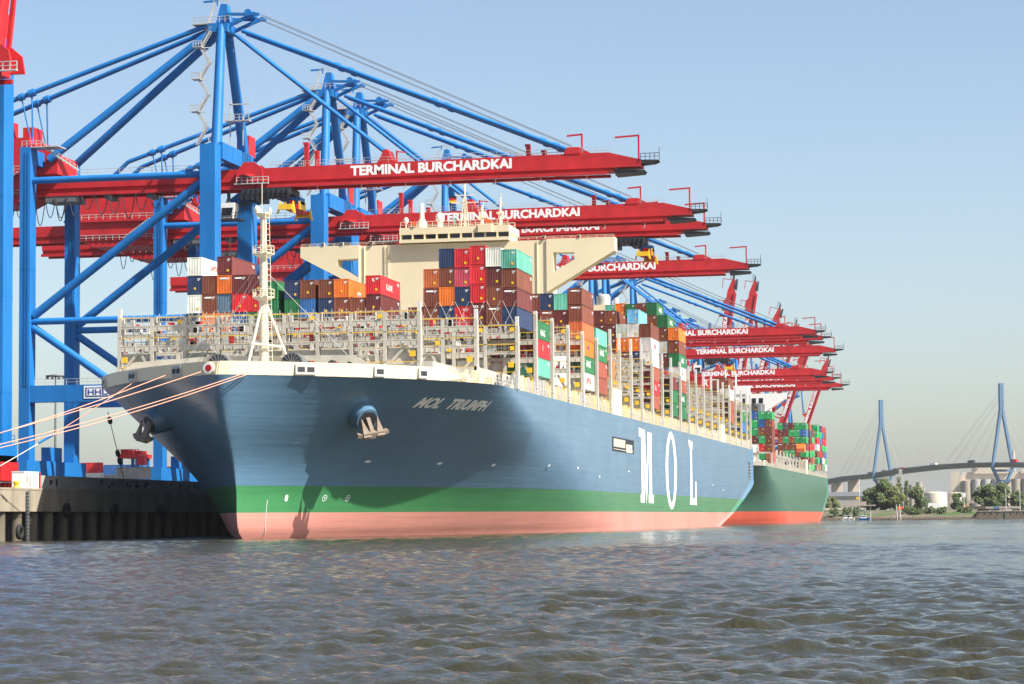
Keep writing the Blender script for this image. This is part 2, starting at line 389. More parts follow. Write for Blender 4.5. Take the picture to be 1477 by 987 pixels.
# raised breakwater, fan housings and windlass clutter on the foredeck
mb = MB(); mb.prism([(-108, ZD), (-84.5, ZD), (-84.5, ZD+2.2), (-87, ZD+3.6), (-108, ZD+3.9)], 319.6, 320.0); mb.prism([(-121, ZD), (-108, ZD), (-108, ZD+3.9), (-119, ZD+3.3), (-121, ZD+1.5)], 320.2, 320.6)
for x in np.arange(-118, -86, 2.6): mb.prismx([(320.6, ZD), (322.2, ZD), (320.6, ZD+3)], x, x+.15)
part(mb, 'breakwater', M['lgrey'], ship, SB)
for x, y in ((-103.6, 311.5), (-93.6, 312.5)):
    mb = MB(); mb.tube((x, y, ZD+2.1), (x, y+2.0, ZD+2.1), 1.55, 24, 0); mb.tube((x, y-.06, ZD+2.1), (x, y, ZD+2.1), 1.4, 24, 1)
    for k in range(8):
        a = math.pi*k/8; mb.beam((x+1.5*math.cos(a), y-.1, ZD+2.1+1.5*math.sin(a)), (x-1.5*math.cos(a), y-.1, ZD+2.1-1.5*math.sin(a)), .08, .12, 0)
    mb.box(x-1.5, x+1.5, y+.2, y+1.9, ZD, ZD+1.2, 0); part(mb, 'mooring_winch', [M['dgrey'], M['dark']], ship, SB)
mb = MB()
for i in range(14):
    x = -91 + i*.45; mb.box(x, x+.25, 309.5+rnd.random(), 310.7+rnd.random(), ZD, ZD+1.9+.4*math.sin(i), rnd.choice([0, 0, 1]))
tag(part(mb, 'anchor_chain', [M['dark'], M['red']], ship, SB), kind='stuff')
# foremast
mx, my = XC, 318.2
mb = MB(); mb.tube((mx, my, ZD), (mx, my, 33), .62, 16); mb.tube((mx, my, 33), (mx, my, 39), .55, 16); mb.tube((mx, my, 39), (mx, my, 44.6), .45, 16)
for dx, dy, z0 in ((4.2, 1.5, 33.2), (-4.2, 3.5, 33.2), (-1.5, -4, 33.2), (-6, 5, 30)):
    mb.tube((mx+dx, my+dy, ZD), (mx, my, z0), .2, 8)
mb.tube((mx-1, my-2.5, 26.6), (mx+2.6, my+1, 26.2), .18, 8); mb.tube((mx+1.6, my-.9, ZD), (mx+1.0, my-.6, 45), .05, 5); mb.tube((mx+1.2, my-1.3, ZD), (mx+.6, my-1.0, 45), .05, 5)
for k in range(26): mb.beam((mx+1.55-.02*k, my-.9, 24+k*.8), (mx+1.15-.02*k, my-1.25, 24+k*.8), .05, .05)
fm = part(mb, 'foremast', M['mastc'], ship, SB)
for z, r in ((33, 1.5), (39, 1.5), (44.6, 1.15)):
    mb = MB(); mb.lathe((mx, my, z), [(.5, -.5), (r, 0), (r, .12), (.6, .12)], 16)
    if z < 44:
        for k in range(12):
            a, b = 2*math.pi*k/12, 2*math.pi*(k+1)/12
            for h in (.55, 1.15): mb.beam((mx+r*math.cos(a), my+r*math.sin(a), z+h), (mx+r*math.cos(b), my+r*math.sin(b), z+h), .07, .07)
            mb.beam((mx+r*math.cos(a), my+r*math.sin(a), z), (mx+r*math.cos(a), my+r*math.sin(a), z+1.15), .07, .07)
        mb.box(mx-1.1, mx-.7, my-1.4, my-1.1, z+.1, z+.7); mb.box(mx+.5, mx+.9, my-1.5, my-1.2, z+.1, z+.8)
    else:
        mb.lathe((mx-.9, my, z+.2), [(.3, 0), (.5, .4), (.35, .9), (0.02, 1.05)], 10); mb.lathe((mx+.95, my, z+.2), [(.2, 0), (.32, .3), (.02, .7)], 10); mb.tube((mx-.2, my, z), (mx-.2, my, z+4.3), .06, 6)
    part(mb, 'mast_platform', M['mastc'], fm, SB)
mb = MB()
for a, b in (((mx, my, 38.5), (mx-9, my+1, ZD+2)), ((mx, my, 38.5), (mx-13, my+2, ZD+2)), ((mx, my, 36.5), (mx-11, my+2, ZD+2)), ((mx, my, 37), (mx+12, my+2, ZD+3))): mb.tube(a, b, .035, 5)
part(mb, 'stay_wire', M['grey'], fm, SB)
# anchors in their bolsters
for sd in (1, -1):
    y, z = 316.6, 16.6; c = Vector((XC + sd*hb1(y, z), y, z)); ax = Vector((sd*.62, -.62, -.40)).normalized()
    mb = MB(); q = c - ax*4.2 + Vector((0, 0, .3)); mb.tube(q, c + ax*1.9, 3.1, 26, 0, 1.6); mb.tube(c + ax*1.9, c + ax*1.95, 1.3, 20, 1)
    bl = part(mb, 'anchor_bolster', [M['hblue'], M['dark']], ship, SB)
    mb = MB(); tip = c + ax*1.7; dn = Vector((sd*.30, -.10, -.95)).normalized(); sdv = ax.cross(dn).normalized()
    crown = tip + dn*1.9 + ax*.55
    mb.beam(tip - dn*.3 + ax*.2, crown, .55, .6, 0, side=sdv)
    mb.beam(crown - sdv*1.5, crown + sdv*1.5, .9, .8, 0, side=ax)
    for k in (-1, 1):
        b0 = crown + sdv*k*1.0 + ax*.2; t0 = b0 - dn*2.7 + ax*.25 + sdv*k*.2
        bv = ax*.22; mb.add([b0 - sdv*.6 - bv, b0 + sdv*.6 - bv, t0 - bv*.4, b0 - sdv*.6 + bv*2, b0 + sdv*.6 + bv*2, t0 + bv*.6], [(0, 2, 1), (3, 4, 5), (0, 1, 4, 3), (1, 2, 5, 4), (2, 0, 3, 5)], 0)
        e = crown + sdv*k*1.6; mb.beam(e, e + sdv*k*.7 - dn*.2, .7, .5, 0, side=ax)
    part(mb, 'anchor', M['anchor'], ship, SB)
# name on the flare, MOL on the side, draught marks
for t, y0, wd in (('MOL', 323.0, 4.5), ('TRIUMPH', 328.9, 9.5)):
    tv, tf = text_mesh(t, width=wd, height=1.4, bold=.045, shear=.04)
    vs = [(XC + hb1(y0+a, 17.75+b) + .05, y0+a, 17.75+b) for a, b in tv]
    mesh_part(vs, tf, 'ship_name', M['letter'], ship, SB)
xs = XC + HB + .03
def letter(polys, y0, X0, ky, z0, Y0, kz):
    mb = MB()
    for p in polys: mb.add([(xs, y0 + (X-X0)/ky, z0 + (Y0-Y)/kz) for X, Y in p], [tuple(range(len(p)))])
    part(mb, 'hull_lettering', M['letter'], ship, SB)
letter([[(262, 212), (296, 218), (297, 262), (262, 258)], [(310, 224), (334, 227), (334, 272), (310, 268)], [(274, 259), (284, 260.5), (290, 566), (274, 566)],
        [(284, 260.5), (296, 262), (303, 470), (306, 540), (300, 618), (296, 560)], [(310, 268), (316, 269), (306, 540), (303, 470)], [(316, 269), (332, 271.5), (332, 566), (316, 566)],
        [(268, 566), (291, 566), (290, 610), (268, 609)], [(312, 566), (341, 566), (341, 612), (312, 611)]], 468.8, 262, 4.06, 5.25, 612, 27.2)
ring = []
n = 40
for k in range(n):
    a, b = 2*math.pi*k/n, 2*math.pi*(k+1)/n
    ring.append([(29*math.cos(a), 208*math.sin(a)), (29*math.cos(b), 208*math.sin(b)), (16.5*math.cos(b), 172*math.sin(b)), (16.5*math.cos(a), 172*math.sin(a))])
letter(ring, 515.3, 0, 3.3, 12.4, 0, 25.0)
letter([[(520, 272), (548, 279), (547, 320), (531, 318), (523, 300)], [(531, 318), (543, 320), (544, 580), (530, 580)], [(527, 580), (572, 582), (573, 619), (526, 616)], [(566, 490), (571, 490), (573, 582), (562, 582)]], 545.1, 522, 3.85, 5.2, 617, 23.5)
def hullquad(y0, y1, z0, z1, name, m, out=.03):
    vs = [(XC + hb1(y, z) + out, y, z) for y, z in ((y0, z0), (y1, z0), (y1, z1), (y0, z1))]; return mesh_part(vs, [(0, 1, 2, 3)], name, m, ship, SB)
for y in (314.4, 321.5, 326.2):
    tv, tf = text_mesh('8' if y < 318 else '\u2297', height=.9, bold=.02)
    mesh_part([(XC + hb1(y+a, 5+b) + .05, y + a, 5 + b) for a, b in tv], tf, 'draught_mark', M['letter'], ship, SB)
# pilot doors: recessed opening with ladder platform
mb = MB(); mb.box(-70.4, -69.86, 436.0, 462.2, 14.6, 17.2, 0); mb.box(-70.2, -69.80, 437.2, 451, 15.4, 16.9, 1); mb.box(-70.2, -69.80, 452.5, 459.5, 14.7, 16.2, 2); mb.box(-70.2, -69.79, 437, 461, 14.9, 15.05, 1)
part(mb, 'side_door', [M['dark'], M['lgrey'], M['cream']], ship, SB)
mb = MB(); mb.box(-70.4, -69.86, 676, 680, 12.8, 17.5, 0)
for k in range(5): mb.box(-70.2, -69.80, 676.2, 679.8, 13+k*.9, 13.2+k*.9, 1)
part(mb, 'mooring_port', [M['dark'], M['grey']], ship, SB)
for y, z in [(325.5, 10.3), (341, 10.3), (356, 10.3), (378, 10.6), (399, 10.6), (421, 9.5), (455, 11), (590, 10), (612, 9)]: hullquad(y, y+1.0, z, z+.32, 'tug_mark', M['letter'])
mb = MB()
for z0, z1, y in ((.3, 5.2, 311.3),):
    pts = [(XC + hb1(y + .9*((5.2-k)/5.)**3, k) + .05, y + .9*((5.2-k)/5.)**3, k) for k in np.linspace(.3, 5.2, 10)]
    mb.path(pts, .05, 5)
part(mb, 'bulb_mark', M['letter'], ship, SB)
# stanchions, fittings and walkway along the port deck edge
mb = MB(); mb2 = MB(); y = 356.0
while y < 686:
    if not 437 < y < 450:
        w = .22; mb.box(-70.9, -70.45, y, y+w, ZD, ZD+1.9 + .9*rnd.random(), rnd.choice([0, 1, 1]))
        if rnd.random() < .55: mb.box(-71.5, -70.75, y+.5, y+1.4, ZD, ZD+.5+1.2*rnd.random(), rnd.choice([0, 1, 2, 2, 3]))
        if rnd.random() < .5: mb2.box(-70.75, -70.5, y+.9, y+1.12, ZD, ZD+2.4, 0)
    y += 1.9 + .5*rnd.random()
mb.rail((-70.15, 352, ZD), (-70.15, 688, ZD), 1.1, .035, 3, 1)
mb.box(-71.6, -71.3, 352, 689, ZD+2.15, ZD+2.4, 1)
tag(part(mb, 'deck_edge_fittings', [M['cream'], M['pgrey'], M['dark'], M['red']], ship, SB), kind='stuff'); tag(part(mb2, 'yellow_posts', M['yellow'], ship, SB), kind='stuff')
for y0, y1, z1 in ((438.2, 448.4, 26.2), (611.3, 619.6, 25.8)):
    mb = MB(); mb.box(-75, -70.0, y0, y1, ZD-.1, z1, 0); part(mb, 'side_house', M['cream'], ship, SB)
mb = MB(); mb.prismx([(438.6, 29.6), (440, 28.2), (444, 28.2), (445.4, 29.8), (444.6, 31.3), (440.5, 31.8), (438.8, 31.0)], -73.6, -70.7, 0); mb.box(-73.2, -71.0, 441, 443.5, 31.4, 32.3, 0)
part(mb, 'lifeboat', M['orange'], ship, SB)
mb = MB()
for yy in (438.6, 445.3):
    mb = MB(); mb.beam((-74.5, yy, 26), (-74.5, yy, 33.5), .4, .4); mb.beam((-74.5, yy, 33.5), (-71, yy, 32.9), .3, .3)
    part(mb, 'lifeboat_davit', M['lgrey'], ship, SB)
for y, x, w in ((350.2, -75.2, 1.3), (344.6, -77, .9)):
    mb = MB(); mb.box(x, x+w, y, y+.8, ZD, ZD+1.8); part(mb, 'covered_locker', M['jade'], ship, SB)
mb = MB()
for i in range(60):
    y = rnd.uniform(327, 356); x = XC + hb1(y, ZD) - rnd.uniform(.6, 4.5); h = rnd.uniform(.5, 2.1); w = rnd.uniform(.2, 1.2)
    mb.box(x, x+w, y, y+w, ZD, ZD+h, rnd.choice([0, 0, 0, 1, 2]))
mb.rail(pt1(27.5, 1, ZD, -.2), pt1(36, 1, ZD, -.2), 1.1, .04, 1.5, 1); mb.rail(pt1(36, 1, ZD, -.2), pt1(55, 1, ZD, -.2), 1.1, .04, 1.5, 1)
tag(part(mb, 'deck_gear', [M['cream'], M['grey'], M['dgrey']], ship, SB), kind='stuff')

# ---- superstructure (bridge house)
Y0, Y1 = 439.0, 449.4
mb = MB(); mb.box(-118.2, -82.3, Y0+.25, Y1, ZD, 54.0)
acc = part(mb, 'accommodation_block', M['cream'], ship, SB)
for sd, pts in ((-1, [(-129.7, 54.15), (-129.7, 52.1), (-121.6, 47.7), (-118.3, 46.0), (-118.2, 54.15)]), (1, [(-69.5, 54.15), (-69.5, 51.6), (-79.0, 45.8), (-81.2, 44.0), (-82.3, 44.0), (-82.3, 54.15)])):
    # the bracket is open: outline minus a four-sided hole, as four pieces
    mb = MB()
    if sd < 0: hole = [(-122.4, 51.5), (-118.4, 51.6), (-118.4, 48.0), (-122.4, 50.3)]; ol = [(-129.7, 54.15), (-118.2, 54.15), (-118.2, 46.0), (-129.7, 52.1)]
    else: hole = [(-77.0, 51.5), (-81.0, 51.6), (-81.0, 47.9), (-77.0, 50.2)]; ol = [(-69.5, 54.15), (-82.3, 54.15), (-82.3, 44.2), (-69.5, 51.6)]
    for k in range(4):
        q = [ol[k], ol[(k+1) % 4], hole[(k+1) % 4], hole[k]]
        mb.prism(q if sd > 0 else q, Y0, Y0+3.2)
    part(mb, 'bridge_wing', M['cream'], acc, SB)
mb = MB(); mb.box(-110.2, -89.2, Y0-.9, Y0+9, 54.15, 54.75); mb.box(-110.2, -89.2, Y0-.7, Y0+9, 55.7, 57.0); mb.box(-109.9, -89.5, Y0-.2, Y0+8.8, 54.7, 55.8)
mb.box(-95.0, -92.4, Y0-1.1, Y0+2, 55.7, 57.2)
for x in np.arange(-110.0, -89, 2.32): mb.box(x-.12, x+.12, Y0-.75, Y0-.2, 54.7, 55.75)
wh = part(mb, 'wheelhouse', M['cream'], acc, SB)
for i, x in enumerate(np.arange(-109.75, -91, 2.32)):
    mb = MB(); mb.box(x, x+1.95, Y0-.32, Y0-.26, 54.85, 55.65); part(mb, 'window', M['glass'], wh, SB)
mb = MB(); mb.rail((-110, Y0-.5, 57), (-89.4, Y0-.5, 57), 1.1, .045, 1.0); mb.rail((-110, Y0+6, 57), (-89.4, Y0+6, 57), 1.1, .045, 1.0); mb.rail((-129.5, Y0+.2, 54.15), (-110.4, Y0+.2, 54.15), .5, .03, 1.5); mb.rail((-89, Y0+.2, 54.15), (-69.6, Y0+.2, 54.15), .5, .03, 1.5)
part(mb, 'guard_rail', M['mastc'], acc, SB)
mb = MB(); mb.lathe((-106.7, Y0+3, 57), [(1.0, 0), (.9, 1.4), (.45, 2.2), (.38, 4.9), (.1, 5.0)], 14); part(mb, 'radar_mast', M['mastc'], acc, SB)
mb = MB(); mb.tube((-98.6, Y0+4, 57), (-98.6, Y0+4, 66.5), .3, 10, 0, .1)
for z, w in ((60, 1.5), (62, 2.6), (63.4, 1.8)): mb.beam((-98.6-w, Y0+4, z), (-98.6+w, Y0+4, z), .18, .18)
for k in range(9): mb.beam((-99.2, Y0+3.8, 57.4+k*.6), (-98, Y0+3.8, 57.4+k*.6), .08, .08)
mb.tube((-99.4, Y0+3.7, 57), (-98.8, Y0+3.9, 63), .09, 6); mb.tube((-97.8, Y0+3.7, 57), (-98.4, Y0+3.9, 63), .09, 6)
part(mb, 'main_mast', M['mastc'], acc, SB)
for x, h, r in ((-95.1, 4.2, .32), (-91.6, 5.6, .25)):
    mb = MB(); mb.tube((x, Y0+3, 57), (x, Y0+3, 57+h), r, 10, 0, r*.6); mb.tube((x+.3, Y0+3, 57), (x+.3, Y0+3, 57+h+.8), .05, 5); mb.beam((x-.9, Y0+3, 57+h*.8), (x+.9, Y0+3, 57+h*.8), .12, .12); mb.box(x-.6, x+.6, Y0+2.4, Y0+3.6, 57+h*.45, 57+h*.5)
    part(mb, 'signal_mast', M['mastc'], acc, SB)
mb = MB(); mb.lathe((-109.3, Y0+1, 57), [(.12, 0), (.12, 1), (.42, 1.2), (.5, 1.7), (.3, 2.1), (.02, 2.2)], 12); part(mb, 'radome', M['white'], acc, SB)
mb = MB(); mb.lathe((-103, Y0+2, 57), [(.5, 0), (.5, 1.3), (.8, 1.5), (.8, 2.5), (.3, 3.0)], 12)
part(mb, 'radome', M['white'], acc, SB)
fl = MB()
for k in range(3): fl.box(-101.6, -100.2, Y0+4, Y0+4.05, 62.9-k*.42, 63.32-k*.42, k)
part(fl, 'ensign', [M['black'], M['flagr'], M['gold']], acc, SB)
mb = MB(); mb.add([(-99.9, Y0-.2, 57.3), (-99.5, Y0-.2, 57.3), (-99.3, Y0-.1, 58.9), (-99.8, Y0-.1, 58.5)], [(0, 1, 2, 3)]); part(mb, 'signal_flag', M['jade'], acc, SB)
for x0, x1, z0, z1 in ((-116.3, -115.6, 50.5, 51.1), (-114.9, -114.6, 50.5, 51.1), (-111.6, -111.2, 50.5, 51.1), (-107.7, -107.3, 50.7, 51.2), (-110.9, -110.5, 47.0, 47.5), (-116.9, -116.5, 50.5, 51.1)):
    mb = MB(); mb.box(x0, x1, Y0+.5, Y0+.58, z0, z1); part(mb, 'window', M['glass'], acc, SB)
for x in (-117.2, -84.0, -101.0):
    mb = MB(); mb.tube((x, Y0+.1, 44), (x, Y0+.1, 53.9), .09, 6); part(mb, 'drain_pipe', M['cream'], acc, SB)
mb = MB()
for k in range(22): mb.box(-113.2, -112.5, Y0+.05, Y0+.12, 43+k*.5, 43.06+k*.5)
mb.box(-113.25, -113.17, Y0+.05, Y0+.15, 43, 54); mb.box(-112.53, -112.45, Y0+.05, Y0+.15, 43, 54); part(mb, 'ladder', M['mastc'], acc, SB)
for x, z in ((-121.8, 54.2), (-116, 54.2), (-83, 54.2), (-76.4, 54.2), (-125.5, 54.2)):
    mb = MB(); mb.box(x, x+.5, Y0-.1, Y0+.3, z, z+.55, 0); mb.box(x+.05, x+.45, Y0-.14, Y0-.1, z+.08, z+.47, 1); part(mb, 'floodlight', [M['mastc'], M['glass']], acc, SB)
for x in (-107.2, -93.2):
    mb = MB(); mb.tube((x, Y0-.95, 57.75), (x, Y0-.85, 57.75), .42, 14); part(mb, 'lifebuoy', M['orange'], acc, SB)
# funnel
mb = MB(); mb.prismx([(611.5, ZD), (619.5, ZD), (619.5, 57), (611.5, 57)], -105, -92); fu = part(mb, 'funnel_casing', M['cream'], ship, SB)
mb = MB(); mb.lathe((-100.2, 614.5, 57), [(1.7, -.3), (1.7, 2.2), (1.3, 2.9), (.3, 3.0)], 18); mb.lathe((-97.0, 614.5, 57), [(.7, 0), (.7, 1.8), (.2, 2.0)], 12); part(mb, 'exhaust_pipe', M['grey'], fu, SB)

# ---- lashing bridges between the bays
POSTS = [322.8, 337.0, 351.4, 365.7, 379.7, 394.1, 408.2, 422.8, 438.0, 448.8, 463.4, 477.1, 491.9, 507.0, 521.0, 535.9, 550.6, 564.4, 579.1, 594.6, 609.3, 620.1, 634.7, 649.2, 663.4, 677.5, 688.0]
def lashing_mesh(x0, x1, zt, seed, near):
    r = random.Random(seed); fr = MB(); rl = MB(); gr = MB()
    n = max(2, round((x1-x0)/4.85)); dx = (x1-x0)/n; lev = [27.2, 30.0] if zt < 33 else [27.2, 30.0, 32.9]
    zb = ZD + 2.7
    for i in range(n+1):
        x = x0+i*dx; top = lev[-1] + 1.0
        for yy in (0, .95): fr.box(x-.24, x+.24, yy, yy+.22, ZD, top, 0)
        fr.box(x-.16, x+.16, .2, .95, zb, lev[-1]-.1, 0)
    for x in (x0, x1): fr.box(x-.24, x+.24, .1, .65, ZD, zt + 1.4, 1); fr.box(x-.3, x+.3, .05, .7, ZD, ZD+3.2, 1)
    for z in lev:
        fr.box(x0, x1, .02, 1.15, z-.14, z, 0)
        for i in range(n):
            xa = x0+i*dx+.28; xb = xa+dx-.56
            hp = .85 if r.random() < .6 else .45; fr.box(xa, xb, .05, .11, z-hp, z-.16, 0)                     # stiffened panel below each walkway
            for k in range(3): fr.box(xa+(k+.5)*(xb-xa)/3-.05, xa+(k+.5)*(xb-xa)/3+.05, -.02, .05, z-hp+.03, z-.2, 0)
            for k in range(4): fr.box(xa+(k+.5)*(xb-xa)/4-.035, xa+(k+.5)*(xb-xa)/4+.035, .86, .92, z, z+1.75, 0)
            fr.box(xa, xb, .86, .91, z+.55, z+.62, 0); fr.box(xa, xb, .86, .91, z+1.25, z+1.32, 0)
            if near:
                fr.box(xa, xb, .30, .34, z+.42, z+.46, 0)
                for k in range(5): fr.box(xa+k*(xb-xa)/4-.02, xa+k*(xb-xa)/4+.02, .26, .30, z, z+1.05, 0)
                if r.random() < .8: fr.box(xa+.2, xa+.3, .5, .9, z, z+1.3, 0)
                for k in range(3):
                    w = r.uniform(.2, .9); a = r.uniform(xa, xb-w); hgt = r.uniform(.2, 1.3); gr.box(a, a+w, .5, .9, z, z+hgt, r.choice([0, 0, 0, 0, 2, 3]))
                for k in range(2): a = r.uniform(xa, xb-.3); gr.box(a, a+.26, -.04, .02, z-.8, z-.55, r.choice([0, 1, 3, 0]))
                if r.random() < .3: gr.box(xb-.75, xb-.1, -.12, .02, z+.15, z+.75, 4)
            else:
                if r.random() < .35: gr.box(xb-.8, xb-.1, -.12, .02, z+.15, z+.75, 4)
                for k in range(2):
                    w = r.uniform(.3, 1.1); a = r.uniform(xa, xb-w); gr.box(a, a+w, .4, .9, z, z+r.uniform(.2, 1.3), r.choice([0, 0, 0, 2, 3]))
        rl.box(x0, x1, .0, .09, z+1.02, z+1.13, 0)
    if zb + 1.3 < lev[0]:
        for i in range(n):
            xa = x0+i*dx+.28; xb = xa+dx-.56
            if r.random() < .6: fr.box(xa, xb, .6, .66, zb-.4, lev[0]-1.2, 0)
            if near and r.random() < .5: fr.beam((xa, .3, zb-.5), (xa+dx*.5, .3, lev[0]-1.1), .12, .4); fr.beam((xb, .3, zb-.5), (xb-dx*.3, .3, lev[0]-1.1), .12, .4)
        rl.box(x0, x1, .0, .07, zb+.02, zb+.11, 0)
    gr.box(x1-1.3, x1-.5, -.15, .1, lev[0]-2.4, lev[0]-1.6, 4); gr.box(x0+.5, x0+1.2, -.15, .1, lev[0]-2.4, lev[0]-1.6, 4)
    return fr, rl, gr
GM = None
def add_lash(y, x0, x1, zt, proto=None, near=True, seed=1):
    global GM
    if proto is None:
        fr, rl, gr = lashing_mesh(x0, x1, zt, seed, near)
        a = fr.mesh('lashing_bridge', [M['lgrey'], M['pgrey']]); b = rl.mesh('guard_rail', M['yellow']); c = gr.mesh('lashing_gear', [M['grey'], M['dgrey'], M['white'], M['red'], M['yellow']])
        proto = (a, b, c)
    o = bpy.data.objects.new('lashing_bridge', proto[0]); COL.objects.link(o); o.parent = ship; o.location = (-SB[0], y-SB[1], 0)
    for nm, me in (('guard_rail', proto[1]), ('lashing_gear', proto[2])):
        q = bpy.data.objects.new(nm, me); COL.objects.link(q); q.parent = o
        if nm == 'lashing_gear': q['kind'] = 'stuff'
    return proto
add_lash(POSTS[0], -122.0, -78.5, 31.0, seed=1); add_lash(POSTS[1], -127.2, -73.6, 31.0, seed=2); pr_n = add_lash(POSTS[2], -128.2, -70.5, 31.0, seed=3)
pr_m = pr_a = None
for i, y in enumerate(POSTS[3:]):
    if y in (438.0, 448.8, 609.3, 620.1) or True:
        zt = 33.0 if y < 438 else 35.6
        if y < 438: pr_m = add_lash(y, -128.2, -70.5, zt, pr_m, True, 5)
        else: pr_a = add_lash(y, -128.2, -70.5, zt, pr_a, False, 6)
# ------------------------------------------------------------------ containers
CW, CL, CH = 2.36, 12.1, 2.84
PAL = {'b': ('brown', (.20, .058, .03)), 'm': ('maroon', (.145, .03, .026)), 'r': ('rust red', (.30, .075, .045)), 'o': ('orange', (.72, .17, .02)), 'n': ('navy blue', (.022, .04, .10)),
       's': ('steel blue', (.10, .17, .23)), 'w': ('white', (.68, .66, .60)), 'y': ('light grey', (.44, .45, .43)), 'd': ('dark grey', (.08, .085, .095)), 'R': ('bright red', (.58, .022, .028)),
       'g': ('dark green', (.022, .155, .055)), 'G': ('bright green', (.03, .33, .10)), 't': ('pale teal', (.13, .45, .33)), 'p': ('pink', (.55, .07, .11)), 'u': ('blue', (.03, .12, .33)), 'l': ('light blue', (.16, .42, .66)),
       'O': ('burnt orange', (.46, .12, .035))}
def container_mesh(sticker):
    mb = MB(); w, l, h = CW/2, CL/2, CH; f = .09
    for sx in (-1, 1):
        for sy in (-1, 1): mb.box(min(sx*w, sx*(w-.14)), max(sx*w, sx*(w-.14)), min(sy*l, sy*(l-.14)), max(sy*l, sy*(l-.14)), 0, h, 0)
    for z0, z1 in ((0.02, .16), (h-.13, h-.01)):
        mb.box(-w+.14, w-.14, -l+.005, -l+.12, z0, z1, 0); mb.box(-w+.14, w-.14, l-.12, l-.005, z0, z1, 0)
        mb.box(-w+.005, -w+.12, -l+.14, l-.14, z0, z1, 0); mb.box(w-.12, w-.005, -l+.14, l-.14, z0, z1, 0)
    def corr(p0, ex, n, dp, L):               # trapezoid corrugation from p0 along ex, depth along dp
        pts = []; s = L/n
        for i in range(n):
            for t, d in ((0, 0), (.32, 0), (.5, 1), (.82, 1)): pts.append((p0 + ex*(i+t)*s + dp*d))
        pts.append(p0 + ex*L); vs = []
        for p in pts: vs += [(p.x, p.y, .16), (p.x, p.y, h-.13)]
        mb.add(vs, [(2*i, 2*i+2, 2*i+3, 2*i+1) for i in range(len(pts)-1)], 0)
    corr(Vector((-w+.14, -l+.02, 0)), Vector((1, 0, 0)), 8, Vector((0, .07, 0)), CW-.28)
    corr(Vector((w-.14, l-.02, 0)), Vector((-1, 0, 0)), 8, Vector((0, -.07, 0)), CW-.28)
    corr(Vector((w-.02, -l+.14, 0)), Vector((0, 1, 0)), 40, Vector((-.05, 0, 0)), CL-.28)
    corr(Vector((-w+.02, l-.14, 0)), Vector((0, -1, 0)), 40, Vector((.05, 0, 0)), CL-.28)
    mb.add([(-w+.1, -l+.1, h-.03), (w-.1, -l+.1, h-.03), (w-.1, l-.1, h-.03), (-w+.1, l-.1, h-.03)], [(0, 1, 2, 3)], 0)
    mb.add([(-w+.1, -l+.1, .08), (w-.1, -l+.1, .08), (w-.1, l-.1, .08), (-w+.1, l-.1, .08)], [(3, 2, 1, 0)], 0)
    if sticker:
        for k in range(3): mb.box(.45, .45+.5-.12*k, -l-.004, -l+.02, h-.45-.14*k, h-.38-.14*k, 2); mb.box(w-.02, w+.004, l-1.9+.2*k, l-.7, h-.50-.16*k, h-.41-.16*k, 2)
    if sticker == 1: mb.box(.35, .68, -l-.005, -l+.02, .5, .85, 1)
    if sticker == 2: mb.box(-.1, .2, -l-.005, -l+.02, .75, 1.1, 1)
    if sticker == 3: mb.box(-.75, .35, -l-.005, -l+.02, h-.62, h-.38, 2)
    if sticker == 4: mb.box(-.15, .15, -l-.005, -l+.02, h-.8, h-.45, 2); mb.box(w-.02, w+.005, -l+.8, -l+1.6, h-.8, h-.45, 2)
    return mb.mesh('container', [M['cont'], M['yellow'], M['letter']])
CM = [container_mesh(k) for k in range(5)]
ORD = ['leftmost', 'second', 'third', 'fourth', 'fifth', 'sixth', 'seventh', 'eighth', 'ninth', 'tenth', 'eleventh', 'twelfth', 'thirteenth', 'fourteenth']
TIER = ['topmost', 'second from top', 'third from top', 'fourth from top', 'fifth from top', 'sixth from top', 'seventh from top', 'eighth from top']
def side_print(o, t, m, h=.9, z=1.3, y=None):
    tv, tf = text_mesh(t, height=h, bold=.02); L = tv[:, 0].max(); y0 = -L/2 if y is None else y
    q = MB(); q.add([(CW/2 + .012, y0+a, z+b) for a, b in tv], tf); q.build('lettering', m, o)
def front_print(o, t, m, h=.35, z=2.1, x=-.8):
    tv, tf = text_mesh(t, height=h, bold=.02); q = MB(); q.add([(x+a, -CL/2 - .012, z+b) for a, b in tv], tf); q.build('lettering', m, o)
def block(y, stacks, desc, group, prints={}, var=None):
    """stacks: (x of the left side, height of the top, colours from top to bottom)"""
    stacks = sorted(stacks, key=lambda s: s[0]); n = len(stacks)
    for i, (x0, zt, cols) in enumerate(stacks):
        for k, c in enumerate(cols):
            if c == '.': continue
            nm, rgb = PAL[c]
            st = 4 if c == 'G' else (rnd.choice([0, 1, 2, 1, 2, 3]) if c in 'bmnosR' else rnd.choice([0, 1]))
            o = bpy.data.objects.new('container', CM[st]); COL.objects.link(o)
            o.location = (x0 + CW/2 + rnd.uniform(-.015, .015), y + CL/2 + rnd.uniform(-.07, .07), zt - CH - 2.9*k)
            v = rnd.uniform(.85, 1.15); o.color = (rgb[0]*v, rgb[1]*v*rnd.uniform(.95, 1.05), rgb[2]*v, 1)
            pos = '' if n == 1 else ('%s stack from left, ' % ORD[i] if 0 < i < n-1 else ('leftmost stack, ' if i == 0 else 'rightmost stack, '))
            tr = TIER[k] if len(cols) > 1 else 'alone'
            tag(o, '%s container %s, %s%s' % (nm, desc, pos, tr), 'container', group)
            if (i, k) in prints:
                for kind, t, mm, *a in prints[(i, k)]:
                    (side_print if kind == 's' else front_print)(o, t, mm, *a)
g1 = 'containers stacked on the blue ship'
LT = M['letter']; RT = M['stext']
